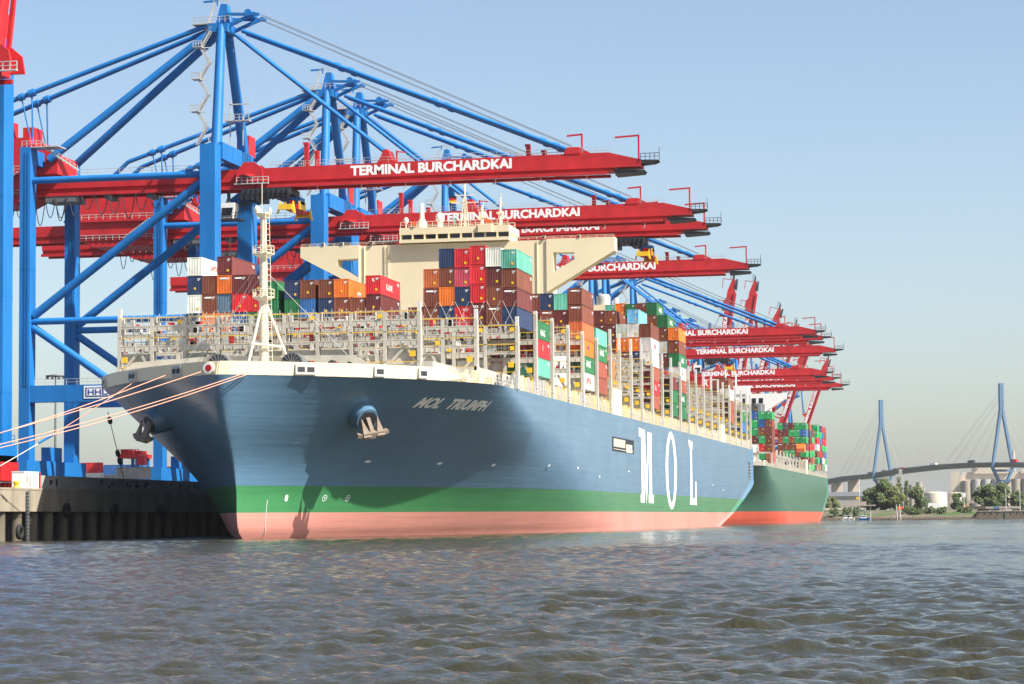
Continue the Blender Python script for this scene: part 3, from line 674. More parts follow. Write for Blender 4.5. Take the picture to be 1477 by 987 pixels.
block(352.7, [(-122.3, 42.9, 'wnwn'), (-119.9, 40.0, 'bbo'), (-117.5, 42.9, 'moso'), (-115.05, 40.0, 'mRu'), (-112.6, 40.0, 'mRg'), (-110.2, 38.9, 'ggb'), (-106.75, 38.9, 'ngb'), (-104.3, 38.9, 'bub'),
      (-101.4, 38.9, 'bnb'), (-98.95, 38.9, 'obb'), (-96.5, 36.0, 'bb'), (-94.0, 39.3, 'Rmb')], 'in fore block left of bridge', g1,
      {(0, 0): [('s', 'CAPITAL', RT, .8, 1.2)], (9, 0): [('s', 'HMM', LT, .7, .6)], (11, 0): [('s', 'K-LINE', LT, .9, .9, -2.5), ('f', 'K', LT, .5, 1.9, -.1)]})
block(366.9, [(-112.0, 39.4, 'Rb'), (-109.6, 39.4, 'Rb'), (-106.6, 39.4, 'Rb'), (-102.0, 39.6, 'gb'), (-98.0, 39.5, 'gb')], 'peeking over the fore block', g1)
block(352.7, [(-87.4, 34.3, 'b'), (-85.0, 40.0, 'Obb'), (-82.6, 43.0, 'nbon'), (-80.2, 42.9, 'RpnR'), (-77.8, 43.3, 'RRRm'), (-75.4, 42.9, 'wmbb'), (-73.0, 42.6, 'tbmn')], 'in block before the bridge front', g1,
      {(3, 3): [('f', 'K', LT, .3, 2.2, .1)], (4, 3): [('f', 'tex', LT, .4, 2.2, -.8)]})
block(366.9, [(-73.0, 33.2, 'gRt'), (-75.4, 30.3, 'mg'), (-77.8, 30.3, 'rw')], 'at rail below bow name end', g1, {(2, 0): [('s', 'HANG', LT, 1.0, .6)], (2, 1): [('s', 'I', LT, 1.0, 1.2)]})
block(395.4, [(-75.4, 30.3, 'wy'), (-77.8, 33.2, 'owb')], 'low left of tall brown stack', g1)
block(409.5, [(-80.4, 41.2, 'bb'), (-78.0, 41.2, 'nb'), (-75.55, 41.1, 'tmmog'), (-73.0, 42.0, 'bbOogw')], 'in tall block under right wing', g1,
      {(3, 3): [('s', '| Hapag', M['btext'], .9, 1.1)], (3, 4): [('s', 'HANG', LT, 1.2, 1.0)], (3, 5): [('s', 'CAPITAL', RT, 1.1, 1.0)]})
block(424.1, [(-73.0, 36.2, 'tgrr'), (-75.4, 33.3, 'gb')], 'at rail before orange lifeboat', g1, {(1, 1): [('s', 'HANG', LT, 1.2, 1.0)]})
block(493.2, [(-87.6, 45.3, 'm'), (-85.2, 45.2, 'mb'), (-82.7, 45.3, 'mm'), (-80.3, 45.2, 'bmb'), (-78.0, 42.3, 'yom'), (-75.6, 45.3, 'lwon'), (-73.1, 42.3, 'bwwrRr')], 'in block behind the orange lifeboat', g1,
      {(6, 1): [('s', 'tex', RT, 1.1, .9)], (6, 4): [('s', 'K-L', LT, 1.1, .9)]})
block(508.0, [(-75.4, 33.2, 'mmg'), (-77.8, 33.2, 'rmg')], 'low among frames behind lifeboat', g1)
block(537.2, [(-87.4, 50.3, 'tm'), (-85.1, 50.6, 'om'), (-82.8, 50.4, 'gb'), (-80.4, 50.5, 'bb'), (-78.0, 50.6, 'gbm'), (-75.6, 47.7, 'gbwm'), (-73.1, 44.8, 'obgwrgg')], 'in tall stepped block amidships', g1,
      {(4, 0): [('s', 'HANG', LT, 1.2, .9)], (5, 0): [('s', 'HANG', LT, 1.2, .9)], (6, 2): [('s', 'HANG', LT, 1.2, .9)], (6, 3): [('s', 'tex', RT, 1.1, .9)], (6, 5): [('s', 'HANG', LT, 1.2, .9)]})
block(522.3, [(-73.1, 33.2, 'mgg'), (-75.5, 33.2, 'mgm')], 'low before the stepped block', g1)
block(635.9, [(-73.1, 39.0, 'bwrr'), (-75.5, 39.0, 'bmbm'), (-78.0, 39.0, 'Rbm')], 'near stern of blue ship', g1, {(2, 1): [('s', 'K', RT, 1.3, .8)], (0, 0): [('f', 'R', LT, 1.6, .6, -.5)]})
block(664.6, [(-73.1, 31.5, 'gu'), (-75.5, 31.5, 'Gn'), (-78, 34.4, 'mt')], 'low at blue ship stern', g1)
# crossed lashing rods on the fore blocks
mb = MB()
for x0, n, y, z0, z1 in ((-87.4, 7, 352.4, 30.6, 34.9), (-122.3, 4, 352.4, 30.6, 34.6)):
    for i in range(n):
        a = x0 + i*2.42; mb.tube((a+.1, y, z0), (a+2.2, y-.02, z1), .02, 5); mb.tube((a+2.2, y, z0), (a+.1, y-.02, z1), .02, 5)
tag(part(mb, 'lashing_rods', M['white'], ship, SB), kind='stuff')

# ------------------------------------------------------------------ second ship, green, moored astern
XG, HG, ZG = -105.3, 24.0, 20.0
S2 = (XG, 818.0, 0.0)
stem2, hb2 = hull_fn(XG, HG, ZG, 818.0, (110, 44, 1.85, 2.4, 1.05, 1.1))
stern2 = lambda z: float(np.interp(z, [-3, 0, 4, 8, 12, 30], [1075, 1090, 1112, 1130, 1145, 1146]))
ship2 = empty('container_ship', S2, 'green container ship with orange waterline moored astern of the blue ship', 'container ship')
lv2 = [-2, 0, 1, 2, 3, 4.2, 5.5, 7, 8.5, 10, 11.5, 13, 14.5, 16, 17.5, 18.8, ZG]
build_hull(XG, ZG, stem2, hb2, stern2, lv2, [1 if z < 4.1 else 0 for z in lv2[:-1]], [M['hg2'], M['boot']], 'hull', ship2, S2)
mb = MB(); poly = [(XG + hb2(818-7.6+s, ZG), 818-7.6+s) for s in (0, 1, 3, 6, 10, 16, 24, 34, 44, 330)]; poly += [(2*XG - x, y) for x, y in poly[::-1]]
mb.add([(x, y, ZG-.05) for x, y in poly], [tuple(range(len(poly)))]); mb.box(XG-22, XG+22, 858, 1140, ZG, ZG+2); part(mb, 'deck', M['lgrey'], ship2, S2)
mb = MB(); y = 846
while y < 1144:
    mb.box(-81.7, -81.4, y, y+.3, ZG, ZG+1.0+1.2*rnd.random(), 0); y += 2.6
mb.box(-81.6, -81.5, 850, 1144, ZG+1.05, ZG+1.15, 0)
for y in (871, 886, 901, 916, 945, 960, 975, 990, 1005, 1020, 1044, 1059, 1088, 1103, 1118, 1132): mb.box(-82.0, -81.4, y-.9, y-.2, ZG, ZG+5.5, 0); mb.box(-129, -81.6, y-.9, y-.2, ZG+5.0, ZG+5.5, 0); mb.box(-86.8, -86.3, y-.9, y-.2, ZG, ZG+8.2, 0); mb.box(-91.8, -91.3, y-.9, y-.2, ZG, ZG+8.2, 0)
part(mb, 'lashing_frames', M['lgrey'], ship2, S2)
mb = MB(); mb.box(-122, -88, 930.5, 941, ZG, 48.6); mb.prism([(-128.5, 49.5), (-128.5, 48.0), (-121, 45.5), (-89.6, 45.5), (-89.6, 42.5), (-81.5, 47.4), (-81.5, 49.5)], 930, 934); mb.box(-115, -96, 929.6, 939, 49.5, 52.5); acc2 = part(mb, 'accommodation_block', M['white'], ship2, S2)
for x in (-98.0, -94.5, -91.8):
    mb = MB(); mb.box(x, x+1.6, 929.9, 929.98, 45.8, 47.8); part(mb, 'window', M['glass'], acc2, S2)
for x, h in ((-105, 9), (-101, 6)):
    mb = MB(); mb.tube((x, 934, 52.5), (x, 934, 52.5+h), .4, 8, 0, .15); mb.beam((x-1.8, 934, 52.5+h*.7), (x+1.8, 934, 52.5+h*.7), .2, .2); part(mb, 'mast', M['white'], acc2, S2)
mb = MB(); mb.prismx([(1009, 30.5), (1011, 29), (1016, 29), (1018, 30.6), (1017, 32.4), (1010, 32.4)], -84.3, -81.2); part(mb, 'lifeboat', M['orange'], ship2, S2)
mb = MB(); mb.box(-84, -81.25, 1020, 1028, ZG, 26); part(mb, 'side_house', M['cream'], ship2, S2)
g2 = 'containers stacked on the green ship'
block(873, [(-93.9, 40.2, 'nGb'), (-91.4, 40.2, 'GuGm'), (-89.0, 43.1, 'duGGm'), (-86.5, 40.2, 'GubGRG'), (-84.0, 40.2, 'Gbbbbrr')], 'in green ship nearest block', g2)
block(1031, [(-94.2, 42.0, 'Gmrbb'), (-91.75, 42.0, 'dmGbG'), (-89.3, 42.0, 'mGrbG'), (-86.9, 42.0, 'GGGbb'), (-84.4, 41.9, 'GuGmGm')], 'in green ship second block', g2)
block(1046, [(-86.5, 42.2, 'Gn'), (-84.0, 42.0, 'rdmRGmG')], 'in green ship third block', g2)
block(1060, [(-84.0, 39.8, 'mGRGrG')], 'in green ship fourth block', g2)
block(1089, [(-86.5, 43.2, 'Gnu'), (-84.0, 43.2, 'GGRwbGb')], 'in green ship fifth block', g2)
block(1104, [(-84.0, 43.4, 'nGubRnm')], 'in green ship sixth block', g2)
block(1119, [(-86.5, 43.6, 'GG'), (-84.0, 43.6, 'RuRGbwG')], 'in green ship seventh block', g2)
block(1133, [(-84.0, 43.6, 'rbRGuGw')], 'at green ship stern block', g2)
# ------------------------------------------------------------------ ship-to-shore gantry cranes
XW, XL, QZ = -137.0, -171.5, 7.15          # waterside / landside rails, quay level
GC = 'gantry cranes along the quay'
def crane(yc, label, dz=0.0, reach=0.0, lift=None, trolley=None, spreader=True, detail=True, drop=0.0):
    """dz: height of boom relative to the big cranes; reach: boom shortening; lift: raised boom angle"""
    B = (XW, yc, QZ)
    c = empty('gantry_crane', B, label, 'crane', GC)
    P = lambda mb, n, m, par=None: part(mb, n, m, par or c, B)
    yf, yr = yc-10.7, yc+10.7
    zb = 63.5 + dz
    BL, RD = M['blue'], M['red']
    # legs, sills, bogies, portal beams
    for y in (yf, yr):
        mb = MB(); mb.box(-138.75, -135.95, y-1.7, y+1.7, 10, zb+5.9); mb.box(-138.76, -135.94, y-1.71, y+1.71, zb-.4, zb-.25); mb.box(-138.7, -136.0, y+1.2 if y < yc else y-3.6, y+3.6 if y < yc else y-1.2, zb+3.0, zb+6.2)
        P(mb, 'leg', BL)
        mb = MB(); mb.box(-172.9, -170.9, y-1.4, y+1.4, 10, zb+6.7); P(mb, 'leg', BL)
        if detail:
            for z in (20.5, 34, 48):
                mb = MB(); mb.box(-138.78, -135.92, y-1.73, y+1.73, z, z+.14); P(mb, 'splice_flange', BL)
                mb = MB(); mb.box(-172.93, -170.87, y-1.43, y+1.43, z, z+.14); P(mb, 'splice_flange', BL)
            mb = MB()
            for s_ in (-171.7, -171.15): mb.beam((s_, y-1.55, 27), (s_, y-1.55, zb+6), .07, .07)
            for k in range(56): mb.box(-171.7, -171.15, y-1.58, y-1.52, 27.3+k*.75, 27.36+k*.75)
            P(mb, 'ladder', BL)
        mb = MB(); mb.box(-170.9, -138.75, y-1.1, y+1.1, 24.0, 27.0); pb = P(mb, 'portal_beam', BL)
        if y == yf and detail:
            mb = MB(); mb.box(-160.6, -154.2, y-1.2, y-1.12, 24.5, 26.75, 0); mb.box(-160.3, -154.5, y-1.24, y-1.2, 24.8, 26.45, 1); mb.box(-160.05, -154.75, y-1.27, y-1.24, 25.0, 26.25, 0)
            tv, tf = text_mesh('HHLA', width=4.9, height=1.0, bold=.03); mb.add([(-159.85+a, y-1.29, 25.12+b) for a, b in tv], tf, 1)
            P(mb, 'quay_sign', [M['letter'], M['btext']], pb)
            mb = MB(); mb.rail((-170, y-.9, 27), (-140, y-.9, 27), 1.1, .04, 2.0); P(mb, 'guard_rail', M['grey'], pb)
        def br(p, q, r): mbb = MB(); mbb.tube(p, q, r, 12); P(mbb, 'brace', BL)
        br((-170.9, y, zb+.7), (-138.7, y, zb+.7), .62)
        br((-138.9, y, zb-.7), (-170.7, y, 39.6), .78)
        br((-170.9, y, 38.6), (-138.7, y, 38.6), .62)
        br((-170.8, y, 37.6), (-155.0, y, 26.9), .70); br((-138.8, y, 37.6), (-154.0, y, 26.9), .70)
        for x in (XW, XL):
            mb = MB()
            for k in (-2.9, 2.9):
                mb.box(x-.7, x+.7, y+k-2.3, y+k+2.3, 8.2, 9.3)
                for j in (-1.6, -.5, .6, 1.7): mb.tube((x-.35, y+k+j, 7.65), (x+.35, y+k+j, 7.65), .48, 10)
                mb.box(x-.9, x+.9, y+k-.8, y+k+.8, 9.3, 10.4)
            if y == yr and x == XW and detail: mb.box(x-1.1, x+1.1, y-3.2, y+3.4, 9.6, 11.8); mb.box(x+.7, x+1.5, y-3, y+3, 8.3, 10.9)
            P(mb, 'bogie', RD)
    for x in (XW, XL):
        mb = MB(); mb.box(x-1.1, x+1.1, yf-3.5, yr+3.5, 10.3, 13.6); mb.box(x-.8, x+.8, yc-3, yc+3, 13.6, 16.2)
        if x == XW: mb.rail((x+.9, yf-3, 13.6), (x+.9, yr+3, 13.6), 1.1, .04, 2)
        P(mb, 'sill_beam', BL)
    mb = MB(); mb.box(-138.3, -135.6, yf+1.7, yr-1.7, zb+3.6, zb+6.6); P(mb, 'top_beam', BL)
    mb = MB(); mb.box(-172.7, -171.1, yf+1.4, yr-1.4, zb+3.9, zb+6.5); P(mb, 'top_beam', BL)
    # tower head
    ax, az = -138.4, zb+29.2
    for y, k in ((yf, -1), (yr, 1)):
        mb = MB(); mb.tube((-137.0, y*.0 + yc + k*8.3, zb+5.9), (ax+.2, yc+k*1.9, az), 1.0, 14, 0, .82); P(mb, 'tower_leg', BL)
    mb = MB(); mb.box(ax-2.2, ax+1.6, yc-2.6, yc+2.6, az-1.2, az+.4); mb.prism([(ax-1.2, az+.4), (ax+1.6, az+.4), (ax+.9, az+4.2), (ax-.2, az+4.2)], yc-1.1, yc+1.1)
    mb.beam((ax+1, yc-1.4, az+2.2), (ax+7.4, yc-1.8, az+1.8), .5, .5); mb.beam((ax+.5, yc-1.2, az-.3), (ax+6.6, yc-1.6, az+2.1), .5, .6); mb.beam((ax+1, yc+1.4, az+1.8), (ax+7.6, yc+1.8, az+1.4), .5, .5); mb.beam((ax+.5, yc+1.2, az-1), (ax+7.2, yc+1.6, az+1.8), .5, .6)
    mb.beam((ax-1.2, yc, az+4.2), (ax-1.2, yc, az+5.2), .2, .2); mb.beam((ax-3.8, yc, az+5.0), (ax-.9, yc, az+5.1), .35, .35); mb.beam((ax+.2, yc-2, az-2.8), (ax+.2, yc+2, az-2.8), .5, .4); mb.tube((ax+5.2, yc-1.9, az+2.2), (ax+5.2, yc+1.9, az+2.2), .7, 10)
    hd = P(mb, 'tower_head', BL)
    if detail:
        mb = MB(); mb.box(ax-5.2, ax-1.8, yc-2.6, yc+2.4, az+.3, az+.5); mb.rail((ax-5.1, yc-2.5, az+.5), (ax+2.2, yc-2.7, az+.5), 1.1, .05, 1.0); mb.rail((ax-5.1, yc+2.3, az+.5), (ax+2.2, yc+2.3, az+.5), 1.1, .05, 1.0); mb.rail((ax-1.5, yc-1.1, az+4.2), (ax+1.5, yc-1.1, az+4.2), 1.1, .05, .8)
        mb.beam((ax-2.6, yc-1.2, az+.4), (ax-1.4, yc-1.2, az+4.2), .9, .15)
        mb.beam((ax-3.4, yc-1.6, az-2.6), (ax-2.4, yc-1.6, az+.4), .9, .15)
        P(mb, 'head_platform', M['grey'], hd)
        mb = MB(); z = zb+6.3; k = 0
        while z < az-2:                                     # zig-zag stair beside the near tower leg
            t = (z - zb - 6)/(az - zb - 6); yy = yc - 8.3 + 6.4*t - .3
            xa, xb2 = (-140.6, -138.7) if k % 2 == 0 else (-138.7, -140.6); xa -= 1.2*t; xb2 -= 1.2*t
            for s_ in (-.45, .45): mb.beam((xa, yy+s_, z), (xb2, yy+s_, z+3.1), .08, .3)
            for j in range(8): mb.beam((xa+(xb2-xa)*(j+.5)/8, yy-.45, z+3.1*(j+.5)/8), (xa+(xb2-xa)*(j+.5)/8, yy+.45, z+3.1*(j+.5)/8), .25, .06)
            for s_ in (-.45, .45): mb.beam((xa, yy+s_, z+1.0), (xb2, yy+s_, z+4.1), .05, .05)
            if k % 2 == 1:
                mb.box(min(xa, xb2)-1.1, min(xa, xb2)+.5, yy-.9, yy+.7, z+3.0, z+3.12); mb.rail((min(xa, xb2)-1.1, yy-.9, z+3.1), (min(xa, xb2)+.5, yy-.9, z+3.1), 1.1, .05, .5); mb.beam((min(xa, xb2)-1, yy-.8, z+3), (min(xa, xb2)+2, yy-.3, z+2.9), .15, .15)
            z += 3.1; k += 1
        P(mb, 'stairs', M['grey'])
    # stays on the land side
    for k in (-1, 1):
        mb = MB(); a = Vector((ax-2.6, yc+k*1.6, az+.2)); b = Vector((-181.5, yc+k*4.0, zb+15.6)); kn = a.lerp(b, .82)
        mb.tube(a, b, .46, 12)
        mb.tube(kn-(b-a).normalized()*.6, kn+(b-a).normalized()*.6, .75, 10); kn2 = a.lerp(b, .87); mb.tube(kn2-(b-a).normalized()*.5, kn2+(b-a).normalized()*.5, .7, 10)
        mb.tube(b, (-196, yc+k*3.6, zb+3.0), .46, 10)
        mb.tube(kn, (kn.x+.3, kn.y, zb+5), .16, 6); mb.tube(kn2, (kn.x+.8, kn.y, zb+5), .14, 6)
        P(mb, 'backstay', BL)
        mb = MB(); mb.tube((ax-1.8, yc+k*1.7, az-1), (-170.0, yc+k*5.6, zb+5.2), .74, 12); P(mb, 'diagonal_stay', BL)
    # landside girder, machinery house
    mb = MB(); g0 = -212.0
    mb.box(g0, -131.8, yc-2.0, yc+2.0, zb+.35, zb+2.6); mb.box(g0, -131.8, yc-1.5, yc+1.5, zb-.5, zb+.35); mb.box(g0, -131.8, yc-2.5, yc-1.9, zb-1.1, zb-.5); mb.box(g0, -131.8, yc+1.9, yc+2.5, zb-1.1, zb-.5)
    mb.lathe((-133.2, yc-2.3, zb+1.2), [(1.6, 0), (1.6, .3)], 4)
    for y_ in (yc-2.6,): mb.prism([(-135.4, zb+.2), (-130.0, zb+.2), (-130.4, zb+2.6), (-131.8, zb+3.8), (-133.8, zb+3.8), (-135.2, zb+2.0)], yc-2.5, yc-2.05); mb.prism([(-135.4, zb+.2), (-130.0, zb+.2), (-130.4, zb+2.6), (-131.8, zb+3.8), (-133.8, zb+3.8), (-135.2, zb+2.0)], yc+2.05, yc+2.5)
    gi = P(mb, 'girder', RD)
    mb = MB(); mb.box(-192.5, -174.0, yc-5.2, yc+5.2, zb-1.2, zb+9.6); mb.prism([(-191.5, zb-1.2), (-189, zb-2.6), (-177, zb-2.6), (-174.2, zb-1.2)], yc-5.0, yc+5.0); mb.prism([(-174.0, zb+2.7), (-168.6, zb+2.7), (-168.6, zb+6.2), (-174.0, zb+8.6)], yc-5.0, yc+5.0); mb.prismx([(yc-5.2, zb+9.6), (yc+5.2, zb+9.6), (yc+4.2, zb+10.6), (yc-4.2, zb+10.6)], -192.5, -180.0)
    mb.box(-182.6, -178.8, yc-3, yc+1, zb+10.6, zb+13.2); mb.box(-176.6, -174.4, yc-2, yc+2, zb+9.6, zb+12.0); mb.box(-193, -173.6, yc-5.7, yc+5.7, zb+2.7, zb+3.2)
    mh = P(mb, 'machinery_house', RD)
    mb = MB(); mb.box(-138.4, -136.0, yr-2.9, yr+.8, zb+6.6, zb+10.4); P(mb, 'cable_drum_housing', RD)
    if detail:
        mb = MB(); mb.rail((-193, yc-5.6, zb+3.2), (-173.6, yc-5.6, zb+3.2), 1.1, .05, 1.5); mb.rail((-192, yc-5.3, zb-1.2), (-174, yc-5.3, zb-1.2), 1.1, .05, 1.5); mb.beam((-182, yc-5.5, zb-1), (-176, yc-5.5, zb+3.2), .9, .2); mb.rail((-172.6, yf-1.2, zb+6.7), (-168, yf-1.2, zb+6.7), 1.1, .05, .8); mb.box(-172.6, -165.5, yf-1.3, yf+2.2, zb+6.55, zb+6.7)
        mb.beam((-168.6, yf-.4, zb+6.6), (-163.4, yf+3, zb+2.7), .9, .2); mb.rail((-168.6, yf-.9, zb+6.3), (-163.4, yf+2.5, zb+2.5), 1, .05, .8)
        mb.rail((-166, yc-2, zb+2.6), (-139, yc-2, zb+2.6), 1.1, .035, 2); mb.rail((-135, yc-2.9, zb-.1), (-129, yc-2.9, zb-.1), 1.1, .06, 1.0); mb.box(-135.4, -129, yc-3.2, yc-2.5, zb-.3, zb-.12)
        mb.rail((-138, yf+1, zb+6.6), (-138, yr-1, zb+6.6), 1.1, .05, 1.5); mb.beam((-135.8, yc-4, zb+6.6), (-135.8, yc-4, zb+15), .2, .2); mb.beam((-133.4, yc-4, zb+6.6), (-133.4, yc-4, zb+12), .16, .16); mb.beam((-136, yc-4, zb+14.2), (-132, yc-4, zb+14.2), .2, .2); mb.box(-136.6, -132, yc-5, yc-3.4, zb+11, zb+11.15); mb.rail((-136.6, yc-5, zb+11.1), (-132, yc-5, zb+11.1), 1.1, .05, .8)
        P(mb, 'walkway_rails', M['grey'])
        mb = MB()
        for i in range(13):                                 # festoon cable loops under the girder
            x0 = -170 + i*2.6; w = 2.4; d = rnd.uniform(2.2, 4.6)
            mb.path([(x0 + w*t, yc-2.6 + .3*(i % 2), zb-1.2 - d*4*t*(1-t)) for t in np.linspace(0, 1, 9)], .09, 5)
        for i in range(9):
            x0 = -188 + i*2.0; d = rnd.uniform(2.5, 5.5)
            mb.path([(x0 + 1.9*t, yc+2.6, zb-1.2 - d*4*t*(1-t)) for t in np.linspace(0, 1, 8)], .08, 5)
        tag(P(mb, 'festoon_cable', M['dark']), kind='stuff')
        mb = MB()
        for x in (-160, -152, -176): mb.box(x-.5, x+.5, yc-2.2, yc+2.2, zb-1.9, zb-1.1)
        mb.box(-172, -166, yc-2.4, yc+2.4, zb-2.2, zb-1.1); P(mb, 'cable_trolley', M['dgrey'])
    # boom
    xe = -61.2 - reach; x0 = -131.5
    parts = []
    def bm(mb, n, m, par=None): o_ = P(mb, n, m, par); parts.append(o_) if par is None else None; return o_
    mb = MB()
    for ya, yb in ((yc-2.0, yc+2.0),): mb.prism([(x0, zb+.2), (xe, zb+.35), (xe, zb+1.6), (xe-5.8, zb+3.05), (xe-16, zb+3.05), (x0, zb+2.65)], ya, yb)
    mb.prism([(x0, zb-.45), (xe-5, zb-.3), (xe-5, zb+.34), (x0, zb+.2)], yc-1.5, yc+1.5)
    for k in (-1, 1): mb.prism([(x0, zb-1.0), (xe-6, zb-.85), (xe-6, zb-.35), (x0, zb-.45)], yc+k*2.2-.35, yc+k*2.2+.35)
    bo = bm(mb, 'boom', RD)
    s = (xe - x0)/70.3
    tx0 = -113.9 - reach*.55
    tv, tf = text_mesh('TERMINAL BURCHARDKAI', width=29.6, height=1.85, bold=.045)
    mb = MB(); mb.add([(tx0+a, yc-2.02, zb+.62+b + a*.008) for a, b in tv], tf); bm(mb, 'boom_lettering', M['letter'], bo)
    mb = MB(); mb.prism([(xe, zb+.9), (xe+2.2, zb+1.1), (xe+3.0, zb+1.5), (xe, zb+1.6)], yc-1.6, yc+1.6); mb.prism([(xe-4.6, zb-1.0), (xe+.3, zb-.7), (xe+.6, zb-.25), (xe-4.6, zb)], yc-1.7, yc+1.7); mb.rail((xe, yc-2.2, zb+1.5), (xe+3.3, yc-2.2, zb+1.5), 1.1, .05, .8); mb.tube((xe+3, yc, zb+1), (xe+3, yc, zb+4), .05, 5)
    bm(mb, 'boom_tip_platform', M['dark'], bo)
    xp = xe-12.4
    mb = MB(); mb.box(xp-1.3, xp+1.5, yc-2.1, yc+2.1, zb+3, zb+4.2); mb.prism([(xp+1.5, zb+3), (xp+3.6, zb+3), (xp+1.5, zb+4.2)], yc-1.9, yc+1.9); bm(mb, 'pendant_anchorage', RD, bo)
    for (xx, hh, ll) in ((xp+1.9, 6.6, -2.7), (xe-.4, 6.0, -4.2)):
        mb = MB(); mb.beam((xx, yc-1.6, zb+1.5), (xx, yc-1.6, zb+hh), .3, .3); mb.beam((xx+.1, yc-1.6, zb+hh-.1), (xx+ll, yc-1.6, zb+hh-.3), .26, .3); bm(mb, 'davit', RD, bo)
    for xx, hh in ((-122.4, 7.2), (-120.4, 5.6), (-81.5-reach*.8, 5.2), (-78.6-reach*.8, 4.0)):
        mb = MB(); mb.box(xx-.38, xx+.38, yc-1.2, yc-.4, zb+2.6, zb+hh); mb.box(xx-.55, xx+.15, yc-1.3, yc-.3, zb+hh-.4, zb+hh); bm(mb, 'boom_post', RD, bo)
    xi = -107.4 - reach*.5
    mb = MB(); mb.prism([(xi-1.8, zb+2.6), (xi+2.2, zb+2.7), (xi+1.0, zb+3.4), (xi+.4, zb+5.2), (xi-.4, zb+5.2), (xi-1.0, zb+3.8)], yc-1.9, yc+1.9); mb.beam((xi+1.6, yc, zb+2.7), (xi+1.6, yc, zb+5.2), .3, .3); mb.beam((xi+1.6, yc, zb+5.0), (xi+3.4, yc, zb+4.8), .2, .2)
    bm(mb, 'stay_anchorage', RD, bo)
    if detail:
        mb = MB(); mb.rail((-129, yc-1.9, zb+2.7), (xe-6, yc-1.9, zb+3.0), 1.05, .03, 2.2); mb.rail((-129, yc+1.9, zb+2.7), (xe-6, yc+1.9, zb+3.0), 1.05, .03, 2.2)
        for x in np.arange(-120, xe-8, 8.2): mb.beam((x, yc-2.3, zb-1.0), (x, yc-2.3, zb-1.9), .12, .12); mb.beam((x, yc-2.3, zb-1.9), (x-.5, yc-2.3, zb-2.0), .12, .12)
        bm(mb, 'boom_rail', M['grey'], bo)
    if lift is not None:
        a = R(lift); hx, hz = x0, zb+1.0
        mt = Matrix.Translation((hx-B[0], 0, hz-B[2])) @ Matrix.Rotation(-a, 4, 'Y') @ Matrix.Translation((-(hx-B[0]), 0, -(hz-B[2])))
        def mv(o_):
            o_.data.transform(mt)
            for q in o_.children: mv(q)
        mv(bo)
    def onb(x, z):
        if lift is None: return x, z
        a = R(lift); dx, dzz = x-x0, z-(zb+1.0); return x0+dx*math.cos(a)-dzz*math.sin(a), zb+1.0+dx*math.sin(a)+dzz*math.cos(a)
    # forestays
    for k in (-1, 1):
        if lift is None:
            mb = MB(); a = Vector((ax+4.0, yc+k*1.4, az-1.0)); b = Vector((xp-.9, yc+k*1.9, zb+3.9)); mb.tube(a, b, .40, 12)
            for f in (.3, .34, .6, .64, .93, .97): p_ = a.lerp(b, f); d = (b-a).normalized(); mb.tube(p_-d*.5, p_+d*.5, .56, 8)
            P(mb, 'forestay', BL)
            mb = MB(); a = Vector((ax+2.6, yc+k*1.4, az-1.6)); b = Vector((xi, yc+k*1.5, zb+4.6)); mb.tube(a, b, .34, 10); P(mb, 'forestay', BL)
            mb = MB(); mb.tube((ax+7.2, yc+k*1.6, az+2.0), (xp, yc+k*1.5, zb+4.6), .06, 5); mb.tube((ax+6.6, yc+k*1.2, az+1.4), (xp-2, yc+k*1.2, zb+4.4), .05, 5); P(mb, 'hoist_rope', M['dgrey'])
        else:
            bx_, bz_ = onb(xp-3, zb+4.4); mb = MB(); mb.tube((ax+5, yc+k*1.6, az+1.5), (bx_, yc+k*1.5, bz_), .07, 5); P(mb, 'hoist_rope', M['dgrey'])
            b2 = onb(xi, zb+4.6); mid = Vector((ax-1, yc+k*1.6, (az+b2[1])*.5 + 6)); mb = MB(); mb.tube((ax+2.6, yc+k*1.4, az-1.6), (b2[0]-1.2, yc+k*1.5, az+8), .34, 8); mb.tube((b2[0]-1.2, yc+k*1.5, az+8), (b2[0], yc+k*1.5, b2[1]), .34, 8); P(mb, 'forestay', BL)
    # trolley, cab, spreader
    if trolley is not None:
        t = trolley
        mb = MB(); mb.box(t-4.6, t+4.6, yc-3.2, yc+3.2, zb-2.3, zb-1.15, 0); mb.box(t-3.6, t-1.2, yc-3.4, yc+3.4, zb-3.2, zb-2.2, 0); mb.box(t+1.6, t+4.0, yc-3.0, yc+3.0, zb-3.0, zb-2.2, 0)
        for i in range(10): xx = t-4.4+i*.95; mb.box(xx, xx+.3, yc-3.5, yc-3.0, zb-2.6-rnd.random(), zb-1.3, 0)
        mb.rail((t-4.6, yc-3.5, zb-3.2), (t+4.6, yc-3.5, zb-3.2), 1.1, .05, 1.0)
        tr = P(mb, 'trolley', M['dark'])
        cb = t - 7.2
        mb = MB(); mb.prism([(cb-1.5, zb-6.4), (cb+1.0, zb-6.4), (cb+1.5, zb-4.6), (cb+1.5, zb-3.6), (cb-1.5, zb-3.6)], yc-3.4, yc-1.2, 0); mb.prism([(cb-.9, zb-5.9), (cb+.9, zb-5.9), (cb+1.2, zb-4.5), (cb-.9, zb-4.5)], yc-3.46, yc-3.4, 1); mb.box(cb-2.2, cb-1.5, yc-3.4, yc-1.4, zb-6.3, zb-3.6, 2)
        mb.box(cb-2.4, cb+2.6, yc-3.6, yc-.8, zb-6.8, zb-6.55, 3); mb.rail((cb-2.4, yc-3.6, zb-6.6), (cb+2.6, yc-3.6, zb-6.6), 1.1, .05, .8, 3); mb.beam((cb, yc-2.2, zb-3.6), (cb, yc-2.2, zb-1.6), .5, .5, 3)
